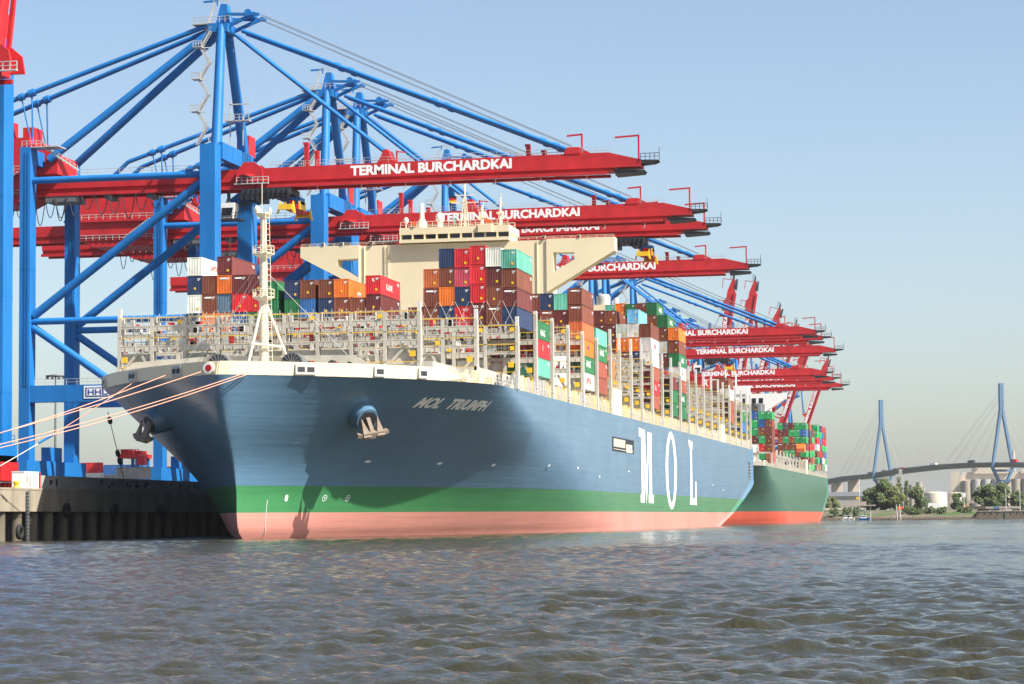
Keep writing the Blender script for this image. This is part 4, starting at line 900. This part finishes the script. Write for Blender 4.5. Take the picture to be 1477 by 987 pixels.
        for i in range(12): mb.path([(cb+2.2+.3*i, yc-2.8, zb-1.8), (cb+2.3+.3*i, yc-2.8, zb-3.6-rnd.random()*1.5), (cb+2.6+.3*i, yc-2.8, zb-2.2)], .06, 5, 3)
        P(mb, 'operator_cab', [M['white'], M['glass'], M['red'], M['dark']])
        if spreader:
            sx_, zz = t+4.6 if drop == 0 else t+9.6, zb-5.2
            mb = MB(); mb.box(sx_-1.5, sx_+1.5, yc-1.3, yc+1.3, zz+1.2, zz+2.4, 2)
            for k in (-1, 1): mb.beam((sx_-.7, yc+k*1.2, zz+2.4), (sx_-.9, yc+k*1.2, zb-2), .08, .08, 3); mb.beam((sx_+.7, yc+k*1.2, zz+2.4), (sx_+.9, yc+k*1.2, zb-2), .08, .08, 3)
            mb.box(sx_-1.3, sx_+1.3, yc-2.6, yc+2.6, zz+.2, zz+1.0, 0); mb.box(sx_-.9, sx_-.2, yc-5.6, yc+5.6, zz, zz+.6, 0); mb.box(sx_+.2, sx_+.9, yc-5.6, yc+5.6, zz, zz+.6, 0)
            for k in (-1, 1):
                mb.box(sx_-1.25, sx_+1.25, yc+k*5.9-.3, yc+k*5.9+.3, zz-.35, zz+.6, 1)
                for j in (-1, 1): mb.prism([(sx_+j*1.2-.15, zz-.1), (sx_+j*1.55-.15, zz-1.0), (sx_+j*1.55+.15, zz-1.0), (sx_+j*1.2+.15, zz+1.2)], yc+k*5.5-.35, yc+k*5.5+.35, 1)
            mb.box(sx_-.6, sx_+.6, yc-1.4, yc+1.4, zz+1.0, zz+1.9, 0); mb.box(sx_-1.5, sx_-1.2, yc-1.8, yc+1.8, zz+.2, zz+1.7, 1); mb.box(sx_+1.2, sx_+1.5, yc-1.8, yc+1.8, zz+.2, zz+1.7, 1)
            P(mb, 'spreader', [M['red'], M['yellow'], M['blue'], M['dark']])
    return c
cA = crane(419.3, 'nearest complete blue gantry crane, its lowered red boom the highest in the picture', trolley=-129.5)
c3 = crane(514.0, 'blue gantry crane, third red boom, yellow spreader hanging right of the bridge wing', trolley=-79.0)
cN = crane(489.5, 'blue gantry crane with second highest red boom, lettering half hidden by ship masts', trolley=None)
for y, lab in ((600.0, 'blue gantry crane with fourth lowered red boom, alone below the hanging spreader'), (822.0, 'blue gantry crane, upper boom of close pair right of the container stacks'),
               (850.0, 'blue gantry crane, lower boom of close pair right of the container stacks')):
    c_ = copy_tree(cN); c_.location = (XW, y, QZ); tag(c_, lab)
c7 = copy_tree(c3); c7.location = (XW, 916.0, QZ); tag(c7, 'blue gantry crane, single red boom below close pair, dark trolley across its lettering')
for ch in list(c7.children):
    if ch.name.split('.')[0] in ('trolley', 'operator_cab', 'spreader'): ch.location.x -= 27.0
cB = crane(957.6, 'far gantry crane, top boom of three stacked just above the white ship bridge', dz=-6.0, reach=6.5)
for y, lab in ((998.0, 'far gantry crane, middle boom of three stacked above the white ship bridge'), (1052.0, 'far gantry crane, bottom boom of three stacked above the white ship bridge')):
    c_ = copy_tree(cB); c_.location = (XW, y, QZ); tag(c_, lab)
cZ = crane(305.5, 'blue gantry crane cut off by the left picture edge, red boom folded up', lift=84)
for ch in cZ.children:
    if ch.name.split('.')[0] == 'boom': ch.location.x -= 2.9
cR = crane(1124.0, 'distant gantry crane, tallest raised red boom, crossed by blue stays', dz=-8.0, reach=13.0, lift=80.0, detail=False)
cR2 = crane(1224.0, 'distant gantry crane, second raised red boom from the left', dz=.5, reach=13.0, lift=80.0, detail=False)
cR3 = crane(1284.0, 'distant gantry crane, third raised red boom, tip leaning right', dz=-7.0, reach=13.0, lift=73.0, detail=False)
c_ = copy_tree(cR3); c_.location = (XW, 1388.0, QZ); tag(c_, 'distant gantry crane, smallest raised red boom tip above the booms')
cS = crane(1446.0, 'distant gantry crane, raised red boom just right of the white ship bridge', dz=-13.0, reach=13.0, lift=70.0, detail=False)
c_ = copy_tree(cS); c_.location = (XW, 1602.0, QZ); tag(c_, 'distant gantry crane, rightmost raised red boom, above the green container stacks')
# ------------------------------------------------------------------ quay
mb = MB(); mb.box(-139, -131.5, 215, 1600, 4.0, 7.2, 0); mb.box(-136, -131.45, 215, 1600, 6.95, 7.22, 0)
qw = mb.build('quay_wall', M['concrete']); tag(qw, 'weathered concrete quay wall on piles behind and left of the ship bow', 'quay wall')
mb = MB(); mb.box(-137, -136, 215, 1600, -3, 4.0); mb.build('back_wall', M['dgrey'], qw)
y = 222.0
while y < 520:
    mb = MB(); mb.tube((-132.6, y, -3), (-132.6, y, 4.0), .8, 14); mb.build('pile', M['wet_shade_pile'], qw); y += 5.6
mb = MB(); mb.box(-131.45, -131.2, 312.3, 312.9, 0, 6.8)
for k in range(14): mb.box(-131.5, -131.1, 312.2, 313.0, .3+k*.48, .38+k*.48)
mb.build('ladder', M['dgrey'], qw)
for y, z in ((309.2, 1.2), (326.0, 4.2), (345, 4.2), (365, 4.2)):
    mb = MB(); vs = []; n, k = 18, 8
    for i in range(n):
        a = 2*math.pi*i/n
        for j in range(k):
            b = 2*math.pi*j/k; rr = .75+.32*math.cos(b); vs.append((-131.0+.32*math.sin(b), y+rr*math.cos(a), z+rr*math.sin(a)))
    mb.add(vs, [(i*k+j, ((i+1) % n)*k+j, ((i+1) % n)*k+(j+1) % k, i*k+(j+1) % k) for i in range(n) for j in range(k)], 0, True)
    o = mb.build('tyre_fender', M['rubber']); tag(o, 'round black tyre fender hanging on the quay wall beside the ladder' if y < 320 else 'black tyre fender in the shade on the quay wall', 'fender', 'tyre fenders on the quay')
mb = MB()
for i in range(22): y = 318.5+i*5.0; mb.box(-132.6, -131.9, y, y+4.9, 7.2, 9.05)
for i in range(60): y = rnd.uniform(319, 425); mb.box(-131.9, -131.86, y, y+.5, 7.5+rnd.random()*.8, 7.9+rnd.random()*.8, 1)
o = mb.build('flood_barrier', [M['gcon'], M['dark']]); tag(o, 'long grey panel barrier along the quay edge in the ship shade', 'barrier')
for y0, y1, x0, x1, z1, m, lab in ((312.5, 317.6, -133.6, -131.8, 9.4, M['white'], 'white switch cabinet on the sunlit quay edge beside the red bogie'), (317.8, 318.3, -133, -131.8, 9.3, M['red'], 'narrow red post at the end of the grey barrier')):
    mb = MB(); mb.box(x0, x1, y0, y1, 7.2, z1, 0); mb.box(x0-.05, x1+.05, y0-.05, y1+.05, z1, z1+.12, 0)
    if y1-y0 > 2: mb.box(x1, x1+.03, y0+.5, y0+1.4, 7.5, 8.9, 1); mb.box(x1, x1+.03, y0+1.6, y0+2.5, 7.5, 8.9, 1)
    o = mb.build('switch_cabinet' if y1-y0 > 2 else 'marker_post', [m, M['grey']]); tag(o, lab, 'cabinet' if y1-y0 > 2 else 'post')
for i, (y, lab) in enumerate(((297.0, 'yellow bollard on the quay edge left of the cabinet'), (311.6, 'yellow bollard beside the white cabinet'), (257.0, 'yellow mooring bollard outside the picture left, holding the orange lines'))):
    mb = MB(); mb.lathe((-132.6, y, 7.2), [(.42, 0), (.3, .3), (.3, .6), (.5, .75), (.45, .95), (.05, 1.0)], 14); o = mb.build('bollard', M['yellow']); tag(o, lab, 'bollard', 'mooring bollards')
# mooring lines
def line(a, b, sag, m, lab, floats=(), kinks=()):
    a, b = Vector(a), Vector(b); mb = MB(); pts = []
    for t in np.linspace(0, 1, 28): p = a.lerp(b, t); p.z -= sag*4*t*(1-t); pts.append(p)
    mb.path(pts, .06, 6); o = mb.build('mooring_line', m); tag(o, lab, 'rope', 'mooring lines from the bow')
    for t, r, mm, nm in floats:
        p = a.lerp(b, t); p.z -= sag*4*t*(1-t); d = (b-a).normalized(); q = MB(); q.tube(p-d*r, p+d*r, .16, 8); q.build(nm, mm, o)
    return o
pc = [pt1(.25, -1, ZD+.8, .3), pt1(4.2, -1, ZD+.6, .3), pt1(6.8, -1, ZD+.5, .3), pt1(1.0, 1, ZD+.6, .3), pt1(1.6, 1, ZD+.4, .3), pt1(12.8, -1, ZD+.3, .35)]
E0 = (-132.6, 257.0, 7.9)
line(pt1(.6, -1, ZD+.55, .3), E0, .6, M['rope'], 'pale orange mooring line, uppermost, with a small white float', [(.62, .5, M['white'], 'float')])
line(pt1(5.5, -1, ZD+.5, .3), (-132.5, 257.1, 7.7), .9, M['rope'], 'pale orange mooring line from the middle shaded fairlead')
line(pt1(1.3, 1, ZD+.15, .35), (-132.4, 257.2, 7.6), 1.1, M['rope'], 'pale orange mooring line, upper of the close pair from the lit bow')
line(pt1(1.45, 1, ZD-.05, .35), (-132.4, 257.3, 7.4), 1.3, M['rope'], 'pale orange mooring line, lower of the close pair from the lit bow')
A = pt1(11.5, -1, ZD+.2, .35); Bm = A.lerp(Vector((-132.6, 297.0, 7.9)), .55); Bm.z -= .4
line(A, Bm, .1, M['rope'], 'pale orange half of the lowest mooring line, running down to a blue splice')
o = line(Bm, (-132.6, 297.0, 7.9), .1, M['wrope'], 'thick white mooring tail running to the quay at the left edge', [(.02, 1.1, M['blue'], 'splice')])
mb = MB(); a = pt1(29, -1, ZD-3.2, -.5); b = Vector((-132.2, 352, 9.0)); mb.tube(a, b, .06, 6); o = mb.build('shore_cable', M['dark']); tag(o, 'thin black cable with weights hanging from the flare to the quay', 'cable')
for t in (.12, .6, .72):
    q = MB(); p = a.lerp(b, t); d = (b-a).normalized(); q.tube(p-d*.6, p+d*.6, .35, 8); q.build('cable_weight', M['dark'], o)

# ------------------------------------------------------------------ yard behind the cranes
def yard_stack(x, y, cols, desc):
    for i, cs in enumerate(cols):
        for k, c in enumerate(cs):
            nm, rgb = PAL[c]; o = bpy.data.objects.new('container', CM[0]); COL.objects.link(o)
            o.location = (x+i*12.5+6, y, 7.15+2.9*(len(cs)-1-k)); o.rotation_euler = (0, 0, R(90)); o.color = (*rgb, 1)
            tag(o, '%s container broadside %s, %s stack, %s' % (nm, desc, ORD[i], TIER[k]), 'container', 'containers in the yard')
yard_stack(-212, 560, ['dur', 'mgr', 'rgg'], 'in yard under the bow')
yard_stack(-178, 575, ['rrd', 'Ogd', 'rbd'], 'in yard right of straddle carrier')
yard_stack(-252, 622, ['Rwdd'], 'in yard behind left crane legs')
yard_stack(-250, 650, ['uddd'], 'in yard farther behind crane legs')
mb = MB()
sc = empty('straddle_carrier', (-230.5, 622, 7.15), 'blue straddle carrier with red top frame standing in the yard under the bow', 'straddle carrier')
for sx in (-2.2, 2.2):
    mb = MB(); mb.box(sx-.5, sx+.5, -5, 5, .8, 1.7, 0)
    for yy in (-4, -1.4, 1.4, 4): mb.tube((sx-.3, yy, .7), (sx+.3, yy, .7), .7, 12, 1)
    mb.build('wheel_beam', [M['blue'], M['rubber']], sc)
    for yy in (-4.4, 4.4): q = MB(); q.box(sx-.35, sx+.35, yy-.4, yy+.4, 1.7, 12.5); q.build('leg', M['blue'], sc)
mb = MB(); mb.box(-3, 3, -5.2, 5.2, 12.5, 13.6); mb.box(-2.5, -.5, -4, 4, 13.6, 14.8); mb.box(.5, 2.4, -2, 3, 13.6, 14.5); mb.rail((-3, -5.2, 13.6), (3, -5.2, 13.6), 1.2, .08, 1); mb.build('top_frame', M['red'], sc)
mb = MB(); mb.box(2.6, 4.6, -5.4, -3, 10.6, 13.0); mb.build('cab', M['red'], sc)
for X, Y, H, lab in ((-244.4, 600, 41, 'tall dark floodlight mast left, seen between blue crane legs'), (-296, 800, 19.5, 'slim pale floodlight pole above the yard containers beside the flare')):
    t = empty('light_mast', (X, Y, 7.15), lab, 'light mast', 'yard light masts'); mb = MB(); mb.tube((0, 0, 0), (0, 0, H-7.15), .42, 10, 0, .2); mb.box(-1.2, 1.2, -1.2, 1.2, 11.5, 13.5) if H > 30 else None; mb.build('pole', M['dgrey'] if H > 30 else M['grey'], t)
    mb = MB(); mb.lathe((0, 0, H-7.4), [(.2, 0), (2.6 if H > 30 else 1.0, .2), (2.6 if H > 30 else 1.0, .45), (.1, .8)], 16)
    for k in range(8): a = k*math.pi/4; r_ = 2.3 if H > 30 else .9; mb.box(r_*math.cos(a)-.3, r_*math.cos(a)+.3, r_*math.sin(a)-.3, r_*math.sin(a)+.3, H-7.9, H-7.3)
    mb.build('lamp_head', M['dgrey'], t)

# ------------------------------------------------------------------ far shore
def tree(x, y, z, h, w, lab, cat='tree', leaf='leaf', seed=0, trunk=.3, squash=1.0, name='broadleaf_tree', nl=None):
    r = random.Random(seed); t = empty(name, (x, y, z), lab, cat, 'trees on the far shore')
    mb = MB(); mb.tube((0, 0, -.5), (r.uniform(-.3, .3), 0, h*.55), trunk, 8, 0, trunk*.45)
    for k in range(6):
        a = r.uniform(0, 6.28); z0 = h*r.uniform(.2, .5); mb.tube((0, 0, z0), (w*.33*math.cos(a), w*.33*math.sin(a), z0+h*.25), trunk*.4, 6, 0, trunk*.15)
    mb.build('trunk', M['bark'], t)
    cl = []
    for k in range(30 if squash >= .8 else 16):
        u = r.uniform(-1, 1); a = r.uniform(0, 6.28); rr = math.sqrt(max(0, 1-u*u))*r.uniform(.3, .95)
        cl.append((Vector((w*.5*rr*math.cos(a), w*.5*rr*math.sin(a), h*(.50+.44*u*r.uniform(.75, 1)))), r.uniform(.17, .30)*min(w, h*.6)))
    mb = MB()
    for c, cr in cl:
        for k in range(nl or 150):
            v = Vector((r.gauss(0, 1), r.gauss(0, 1), r.gauss(0, 1))).normalized()*cr*r.uniform(.5, 1.05); p = c+v; p.z = max(p.z, h*.04)
            s_ = r.uniform(.22, .5)*max(.6, w/9); a = Vector((r.gauss(0, 1), r.gauss(0, 1), r.gauss(0, 1))).normalized(); b = a.orthogonal().normalized(); mb.add([p+a*s_, p+b*s_*.7, p-a*s_, p-b*s_*.7], [(0, 1, 2, 3)], 1 if r.random() < .35 else 0)
    mb.build('crown', [M[leaf], M['leafl']], t); return t
TR = [(-70.5, 1322, 4.3, 14, 12, 'dark bushy tree left edge of the shore clump under the left pylon'), (-63.5, 1320, 4.4, 17.0, 13, 'tallest broad tree of the shore clump under the left pylon'), (-57.0, 1316, 4.3, 13, 10, 'yellow green tree at the right of the shore clump'),
      (-46.5, 1330, 4.4, 13, 11, 'rounded tree standing between poplars and storage tanks'), (-25.0, 1328, 4.6, 9.5, 9, 'small bright tree in front of the round storage tanks'), (-9.5, 1345, 4.5, 14, 15, 'dark tree left below the right pylon'), (-1.5, 1345, 4.5, 15, 14, 'dark tree centre below the right pylon'), (6.5, 1345, 4.5, 11, 10, 'dark low tree right below the right pylon'),
      (-92.0, 1318, 4.5, 8.5, 9, 'yellow green bush tree beside the stern of the green ship')]
for i, (x, y, z, h, w, lab) in enumerate(TR): tree(x, y, z, h, w, lab, seed=i+1, leaf='leafl' if 'yellow' in lab else 'leaf')
for i, (x, h) in enumerate(((-56.5, 20), (-52.8, 17.5))): tree(x, 1345, 4.5, h, 4.2, ('taller' if i == 0 else 'shorter') + ' slim dark poplar rising behind the shore clump', seed=30+i, squash=.5, name='poplar_tree')
for i, x in enumerate((-86, -80, -75, -49, -46, -43, -40, -37, -34, -31, -22, -18.5)):
    tree(x, 1254+rnd.uniform(-2, 3), 2.6, 3.4+1.2*rnd.random(), 6.0, 'low green bush on the shore bank, %s of the bank row' % (ORD+[''])[i], 'bush', seed=50+i, trunk=.1, name='bush', nl=60)
mb = MB(); mb.box(-14, 400, 1239.5, 1243, -3, 4.0, 0)
for x in np.arange(-13, 400, 3.2): mb.box(x, x+.25, 1239.2, 1239.5, 2.8 if int(x) % 5 else -1, 4.05, 1)
mb.box(-14, 400, 1239.3, 1240, 3.75, 4.3, 2); o = mb.build('far_quay_wall', [M['rock'], M['dgrey'], M['concrete']]); tag(o, 'brown sheet pile quay wall on the far right shore', 'quay wall')
mb = MB()
for i in range(104): x = -105+i*.88; mb.tube((x, 1238.6+(-14-x)*.15, -2), (x, 1238.6+(-14-x)*.15, 1.2+.4*rnd.random()), .27, 6)
o = mb.build('timber_piling', M['bark']); tag(o, 'row of dark timber piles along the foot of the far bank', 'piling')
t = empty('road_viaduct', (0, 1450, 5), 'low pale concrete road viaduct behind the far shore trees', 'viaduct')
mb = MB(); mb.box(-150, -76, -4, 4, 3.2, 4.6); mb.box(-28, 120, -4, 4, 4.0, 5.4); mb.rail((-150, -4, 4.6), (-76, -4, 4.6), 1, .08, 4); mb.rail((-28, -4, 5.4), (120, -4, 5.4), 1, .08, 4); mb.build('road_deck', M['pier'], t)
for x in (-140, -120, -98, -80, -20, -6, 8, 22, 40, 60):
    mb = MB(); mb.tube((x, 0, -1), (x, 0, 4), .8, 10); mb.build('pillar', M['pier'], t)
for i, (x0, x1, zt, y) in enumerate(((-62, -55.5, 17.5, 1712), (-54.6, -39.2, 17.8, 1700), (-38.6, -27.8, 17.4, 1710))):
    mb = MB(); r_ = (x1-x0)/2; mb.lathe(((x0+x1)/2, y, 5), [(r_, 0), (r_, zt-5.4), (r_*.97, zt-5), (r_*.4, zt-4.5), (.1, zt-4.4)], 40); o = mb.build('storage_tank', M['tank']); tag(o, ['small cream storage tank, leftmost and half hidden of three', 'wide cream storage tank in the middle of three', 'right hand cream storage tank beside the small tower'][i], 'tank', 'round storage tanks')
# silos and mills
t = empty('grain_silo', (-3, 2830, 5), 'huge pale grain silo building behind the right bridge pylon', 'silo')
mb = MB(); mb.box(-44, 90, 3, 38, 0, 46); mb.box(-34, 8, 1, 35, 44, 51); mb.box(-57, -48, 0, 12, 0, 47); mb.box(-47.5, -44, 0, 9, 0, 42); mb.box(22, 75, 0, 30, 44, 49); mb.box(-30, -26, -1, 3, 50, 54); mb.build('head_house', M['tank'], t)
for i in range(12):
    x = -40+i*11.2; mb = MB(); mb.tube((x, -3.0, 0), (x, -3.0, 37.5 if i % 4 else 36), 5.6, 24); mb.build('silo_tube', M['gcon'] if i in (1, 2, 3, 4, 7, 8) else M['silo'], t)
mb = MB(); mb.tube((14, 45, 0), (14, 45, 70), 2.2, 14, 0, 1.8); mb.build('chimney', M['pier'], t)
t = empty('mill_tower', (-27, 1650, 5), 'small white framed hopper tower right of the storage tanks', 'tower'); mb = MB()
for sx in (-1.5, 1.5):
    for sy in (-1.5, 1.5): mb.beam((sx, sy, 0), (sx*.6, sy*.6, 11), .35, .35)
mb.box(-1.6, 1.6, -1.6, 1.6, 4, 5.2); mb.box(-1.3, 1.3, -1.3, 1.3, 9, 12); mb.build('frame', M['white'], t)
t = empty('factory', (-78, 2000, 5), 'hazy factory with round grey silos behind the left shore trees', 'factory')
mb = MB(); mb.box(2, 14, 0, 14, 0, 20); mb.box(14, 20, 0, 10, 0, 17); mb.box(-9, -6.5, 0, 5, 0, 31); mb.box(-6.4, -4, 2, 7, 0, 35); mb.build('wall', M['gcon'], t)
for x, h_ in ((0, 19.5), (10, 24), (4, 22)): mb = MB(); mb.tube((x, -3, 0), (x, -3, h_), 2.6, 16); mb.build('silo_tube', M['silo'], t)
t = empty('warehouse', (-115, 1900, 5), 'long low hazy warehouse between the left bridge piers', 'warehouse'); mb = MB(); mb.box(-20, 24, 0, 30, 0, 12.5); mb.build('wall', M['gcon'], t); mb = MB(); mb.prismx([(-1, 12.5), (31, 12.5), (15, 16)], -21, 25); mb.build('roof', M['dgrey'], t)
for i, (x, y, w, h, m, lab) in enumerate(((-35.5, 1265, 6.5, 3.2, 'white', 'white box trailer parked on the shore above the bushes'), (-84, 1300, 22, 1.3, 'tank', 'long pale coach train strip beside the yellow green bush'), (-54, 1290, 3, 1.6, 'orange', 'small orange hut right of the tree clump'),
      (-2, 1300, 20, 1.2, 'pier', 'pale grey freight train on the right shore'), (-13, 1296, 6, 1.5, 'bark', 'dark brown rail wagon on the right shore'), (-4.5, 1292, 3.0, 1.4, 'bridge', 'blue grey wagon in front of the freight train'), (-20, 1290, 4, 1.8, 'orange', 'orange works vehicle on the right shore'))):
    t = empty('parked_trailer' if i == 0 else 'rail_wagon' if i in (1, 3, 4, 5) else 'site_hut' if i == 2 else 'works_vehicle', (x, y, 4.6), lab, 'vehicle' if i != 2 else 'hut'); mb = MB(); mb.box(-w/2, w/2, 0, 2.4, .7, .7+h, 0); mb.build('body', M[m], t); mb = MB()
    for k in np.linspace(-w*.4, w*.4, 4): mb.tube((k, -.05, .35), (k, .3, .35), .4, 8)
    mb.box(-w/2, w/2, .3, 2, .35, .7); mb.build('wheels', M['dark'], t)
for x, y, h, lab in ((-72.2, 1241, 19, 'slim white signal mast on the landing stage'), (-20.5, 1262, 11, 'slim lamp post before the small tank tree'), (0.5, 1262, 13, 'slim lamp post under the right pylon'), (7.5, 1262, 13, 'slim lamp post at the right picture edge'), (-30.5, 1262, 9, 'short lamp post near the white trailer')):
    t = empty('signal_mast' if 'signal' in lab else 'lamp_post', (x, y, 2), lab, 'mast' if 'signal' in lab else 'lamp post'); mb = MB(); mb.tube((0, 0, -3), (0, 0, h), .14, 8, 0, .1); mb.build('pole', M['white'], t); mb = MB()
    if 'signal' in lab: mb.box(-1.8, -.4, -.3, .3, 8.6, 9.9); mb.build('storm_signal', M['yellow'], t)
    else: mb.box(-.6, .2, -.15, .15, h-.1, h+.1); mb.build('lamp_head', M['grey'], t)
t = empty('landing_stage', (-72, 1240, 0), 'small roofed landing stage with dolphins beside two boats', 'jetty'); mb = MB()
for x in (-4.5, -1, 2, 5): mb.tube((x, 0, -3), (x, 0, 7.2), .28, 8)
mb.build('pile', M['grey'], t); mb = MB(); mb.box(-9, 7.5, -2, 3, 7.2, 7.8); mb.box(-3, 3, -1, 1, 7.8, 9.5); mb.build('roof', M['pier'], t)
for x, lab, in ((-53.2, 'left leaning pale mooring pile beside the bank'), (-51.6, 'right leaning pale mooring pile beside the bank')):
    mb = MB(); mb.tube((x, 1241, -3), (x-.9, 1243, 7.8), .22, 8); o = mb.build('mooring_pile', M['grey']); tag(o, lab, 'pile', 'pale mooring piles')
for x, w, m, lab in ((-79.0, 4.2, 'white', 'small white motorboat, left of the landing stage'), (-76.4, 3.4, 'white', 'white cabin boat close to the landing stage'), (-69.8, 6.2, 'blue', 'blue workboat moored right of the landing stage')):
    t = empty('motorboat', (x, 1236, 0), lab, 'boat', 'boats at the landing stage'); mb = MB(); mb.add([(-w*.5, -1, 1.1), (w*.42, -1, 1.0), (w*.55, 0, 1.25), (w*.42, 1, 1.0), (-w*.5, 1, 1.1), (-w*.45, -.7, -.4), (w*.4, -.5, -.4), (w*.4, .5, -.4), (-w*.45, .7, -.4)], [(0, 1, 2, 3, 4), (0, 5, 6, 1), (1, 6, 2), (2, 7, 3), (2, 6, 7), (3, 7, 8, 4), (4, 8, 5, 0), (5, 8, 7, 6)]); mb.build('hull', M[m], t); mb = MB(); mb.box(-w*.3, w*.15, -.7, .7, 1.05, 2.5, 0); mb.box(-w*.28, w*.13, -.73, .73, 1.7, 2.2, 1); mb.tube((-w*.1, 0, 2.5), (-w*.1, 0, 4), .05, 5); mb.build('cabin', [M['white'], M['glass']], t)

# ------------------------------------------------------------------ cable-stayed bridge
L0 = Vector((-137.2, 2811.1, 0)); R0 = Vector((-1.3, 2501.7, 0)); D = (L0-R0).normalized(); N = Vector((D.y, -D.x, 0))
if N.x < 0: N = -N
br = empty('cable_stayed_bridge', (R0.x, R0.y, 0), 'high cable stayed road bridge with two blue A shaped pylons on the right', 'bridge')
BB = (R0.x, R0.y, 0)
dk = [(-420, 44), (-300, 47), (-200, 49.5), (-120, 51), (-50, 52.5), (0, 54), (80, 55.3), (160, 55.4), (240, 54), (280, 52.8), (340, 50.6), (362, 49.6), (450, 48.4), (515, 45.3), (620, 42), (760, 38)]
pts = [R0 + D*s + Vector((0, 0, z)) for s, z in dk]
mb = MB()
for a, b in zip(pts, pts[1:]):
    A_ = [a - N*8.7, a + N*8.7, a + N*4.5 - Vector((0, 0, 4.2)), a - N*4.5 - Vector((0, 0, 4.2))]; B_ = [p + (b-a) for p in A_]
    mb.add(A_+B_, [(0, 1, 5, 4), (1, 2, 6, 5), (2, 3, 7, 6), (3, 0, 4, 7)])
    for k in (-1, 1): mb.beam(a + N*8.6*k + Vector((0, 0, .5)), b + N*8.6*k + Vector((0, 0, .5)), .2, .9, 0, side=N)
part(mb, 'road_deck', M['deckc'], br, BB)
for s, zd_ in ((0, 54), (338, 50.6)):
    c = R0 + D*s; U = Vector((0, 0, 1)); mb = MB(); top = c + U*135; sp = c + U*104
    for k in (-1, 1):
        mb.beam(top + N*k*1.1, sp + N*k*1.3, 4.2, 2.0, 0, side=D); e = c + N*k*11.2 + U*(zd_-6); mb.beam(sp + N*k*1.2 + U*3, e, 4.0, 2.5, 0, side=D); mb.beam(e + U*1.5, c + N*k*4.5 + U*36, 3.8, 2.4, 0, side=D)
    mb.beam(c - N*11 + U*(zd_-7.5), c + N*11 + U*(zd_-7.5), 3.4, 2.2, 0, side=D); mb.box(c.x-7, c.x+7, c.y-4, c.y+4, 34.5, 37.5); part(mb, 'pylon', M['bridge'], br, BB)
    mb = MB(); q = [c + N*a*7 + D*b*4 for a, b in ((-1, -1), (1, -1), (1, 1), (-1, 1))]; mb.prismz([(p.x, p.y) for p in q], 4, 35); part(mb, 'pier', M['pier'], br, BB)
    for k in (-1, 1):
        for dd, hz in ((155, 128), (130, 122), (95, 114), (60, 107), (-155, 128), (-130, 122), (-95, 114), (-60, 107)):
            s2 = s+dd; z2 = float(np.interp(s2, [a for a, _ in dk], [b for _, b in dk])); mb = MB(); mb.tube(c + U*hz + N*k, R0 + D*s2 + N*k*.8 + U*z2, .09, 5); part(mb, 'stay_cable', M['grey'], br, BB)
for s in (433, 491, 560, -150, -220):
    z2 = float(np.interp(s, [a for a, _ in dk], [b for _, b in dk])); c = R0 + D*s; q = [c + N*a*6.5 + D*b*2.2 for a, b in ((-1, -1), (1, -1), (1, 1), (-1, 1))]; mb = MB(); mb.prismz([(p.x, p.y) for p in q], 4, z2-4); part(mb, 'pier', M['pier'], br, BB)
veh = [(500, 'car', 'red', 'small red car near the left end of the bridge'), (405, 'car', 'dark', 'dark car left of the left pylon on the bridge'), (390, 'truck', 'dgrey', 'grey and orange lorry just left of the left pylon'), (345, 'truck', 'silo', 'pale lorry on the bridge between the left pylon legs'), (310, 'truck', 'dgrey', 'dark lorry right beside the left pylon'), (292, 'truck', 'red', 'lorry with red load right of the left pylon'),
       (212, 'car', 'white', 'white car near the middle of the bridge, left one'), (196, 'truck', 'white', 'white van lorry near the middle of the bridge'), (93, 'truck', 'dark', 'dark lorry alone before the right pylon'), (-15, 'truck', 'red', 'lorry with red and white load between the right pylon legs'), (-48, 'car', 'dgrey', 'grey car right of the right pylon')]
for s, kd, m, lab in veh:
    z2 = float(np.interp(s, [a for a, _ in dk], [b for _, b in dk])); p = R0 + D*s + N*5.5; t = empty('lorry' if kd == 'truck' else 'car', (p.x, p.y, z2), lab, 'lorry' if kd == 'truck' else 'car', 'vehicles on the bridge'); t.rotation_euler = (0, 0, math.atan2(D.y, D.x))
    mb = MB(); w = MB()
    if kd == 'truck': mb.box(-7, 5, -1.25, 1.25, 1.1, 4.0, 0); mb.box(5.4, 7.6, -1.2, 1.2, .7, 3.6, 1); xs_ = (-5.5, -4.2, 3, 6.5)
    else: mb.box(-2.2, 2.2, -.9, .9, .35, .95, 0); mb.prism([(-1.6, .95), (1.2, .95), (.5, 1.55), (-1.2, 1.55)], -.8, .8, 1); xs_ = (-1.4, 1.4)
    mb.build('body', [M[m], M['silo'] if kd == 'truck' else M['glass']], t)
    for xx in xs_: w.tube((xx, -1.2 if kd == 'truck' else -.9, .5), (xx, 1.2 if kd == 'truck' else .9, .5), .5 if kd == 'truck' else .33, 8)
    w.build('wheels', M['rubber'], t)

# ------------------------------------------------------------------ summer haze over the river (sky stays outside)
hz = MB().box(-12000, 12000, -900, 15000, -3.5, 170).build('haze', []); tag(hz, kind='stuff')
hm = bpy.data.materials.new('haze'); hm.use_nodes = True; n = hm.node_tree.nodes; n.remove(n['Principled BSDF'])
pv = n.new('ShaderNodeVolumePrincipled'); pv.inputs['Color'].default_value = (.93, .95, 1, 1); pv.inputs['Density'].default_value = 0.34e-4; pv.inputs['Anisotropy'].default_value = .25
hm.node_tree.links.new(pv.outputs[0], n['Material Output'].inputs['Volume']); hz.data.materials.append(hm)
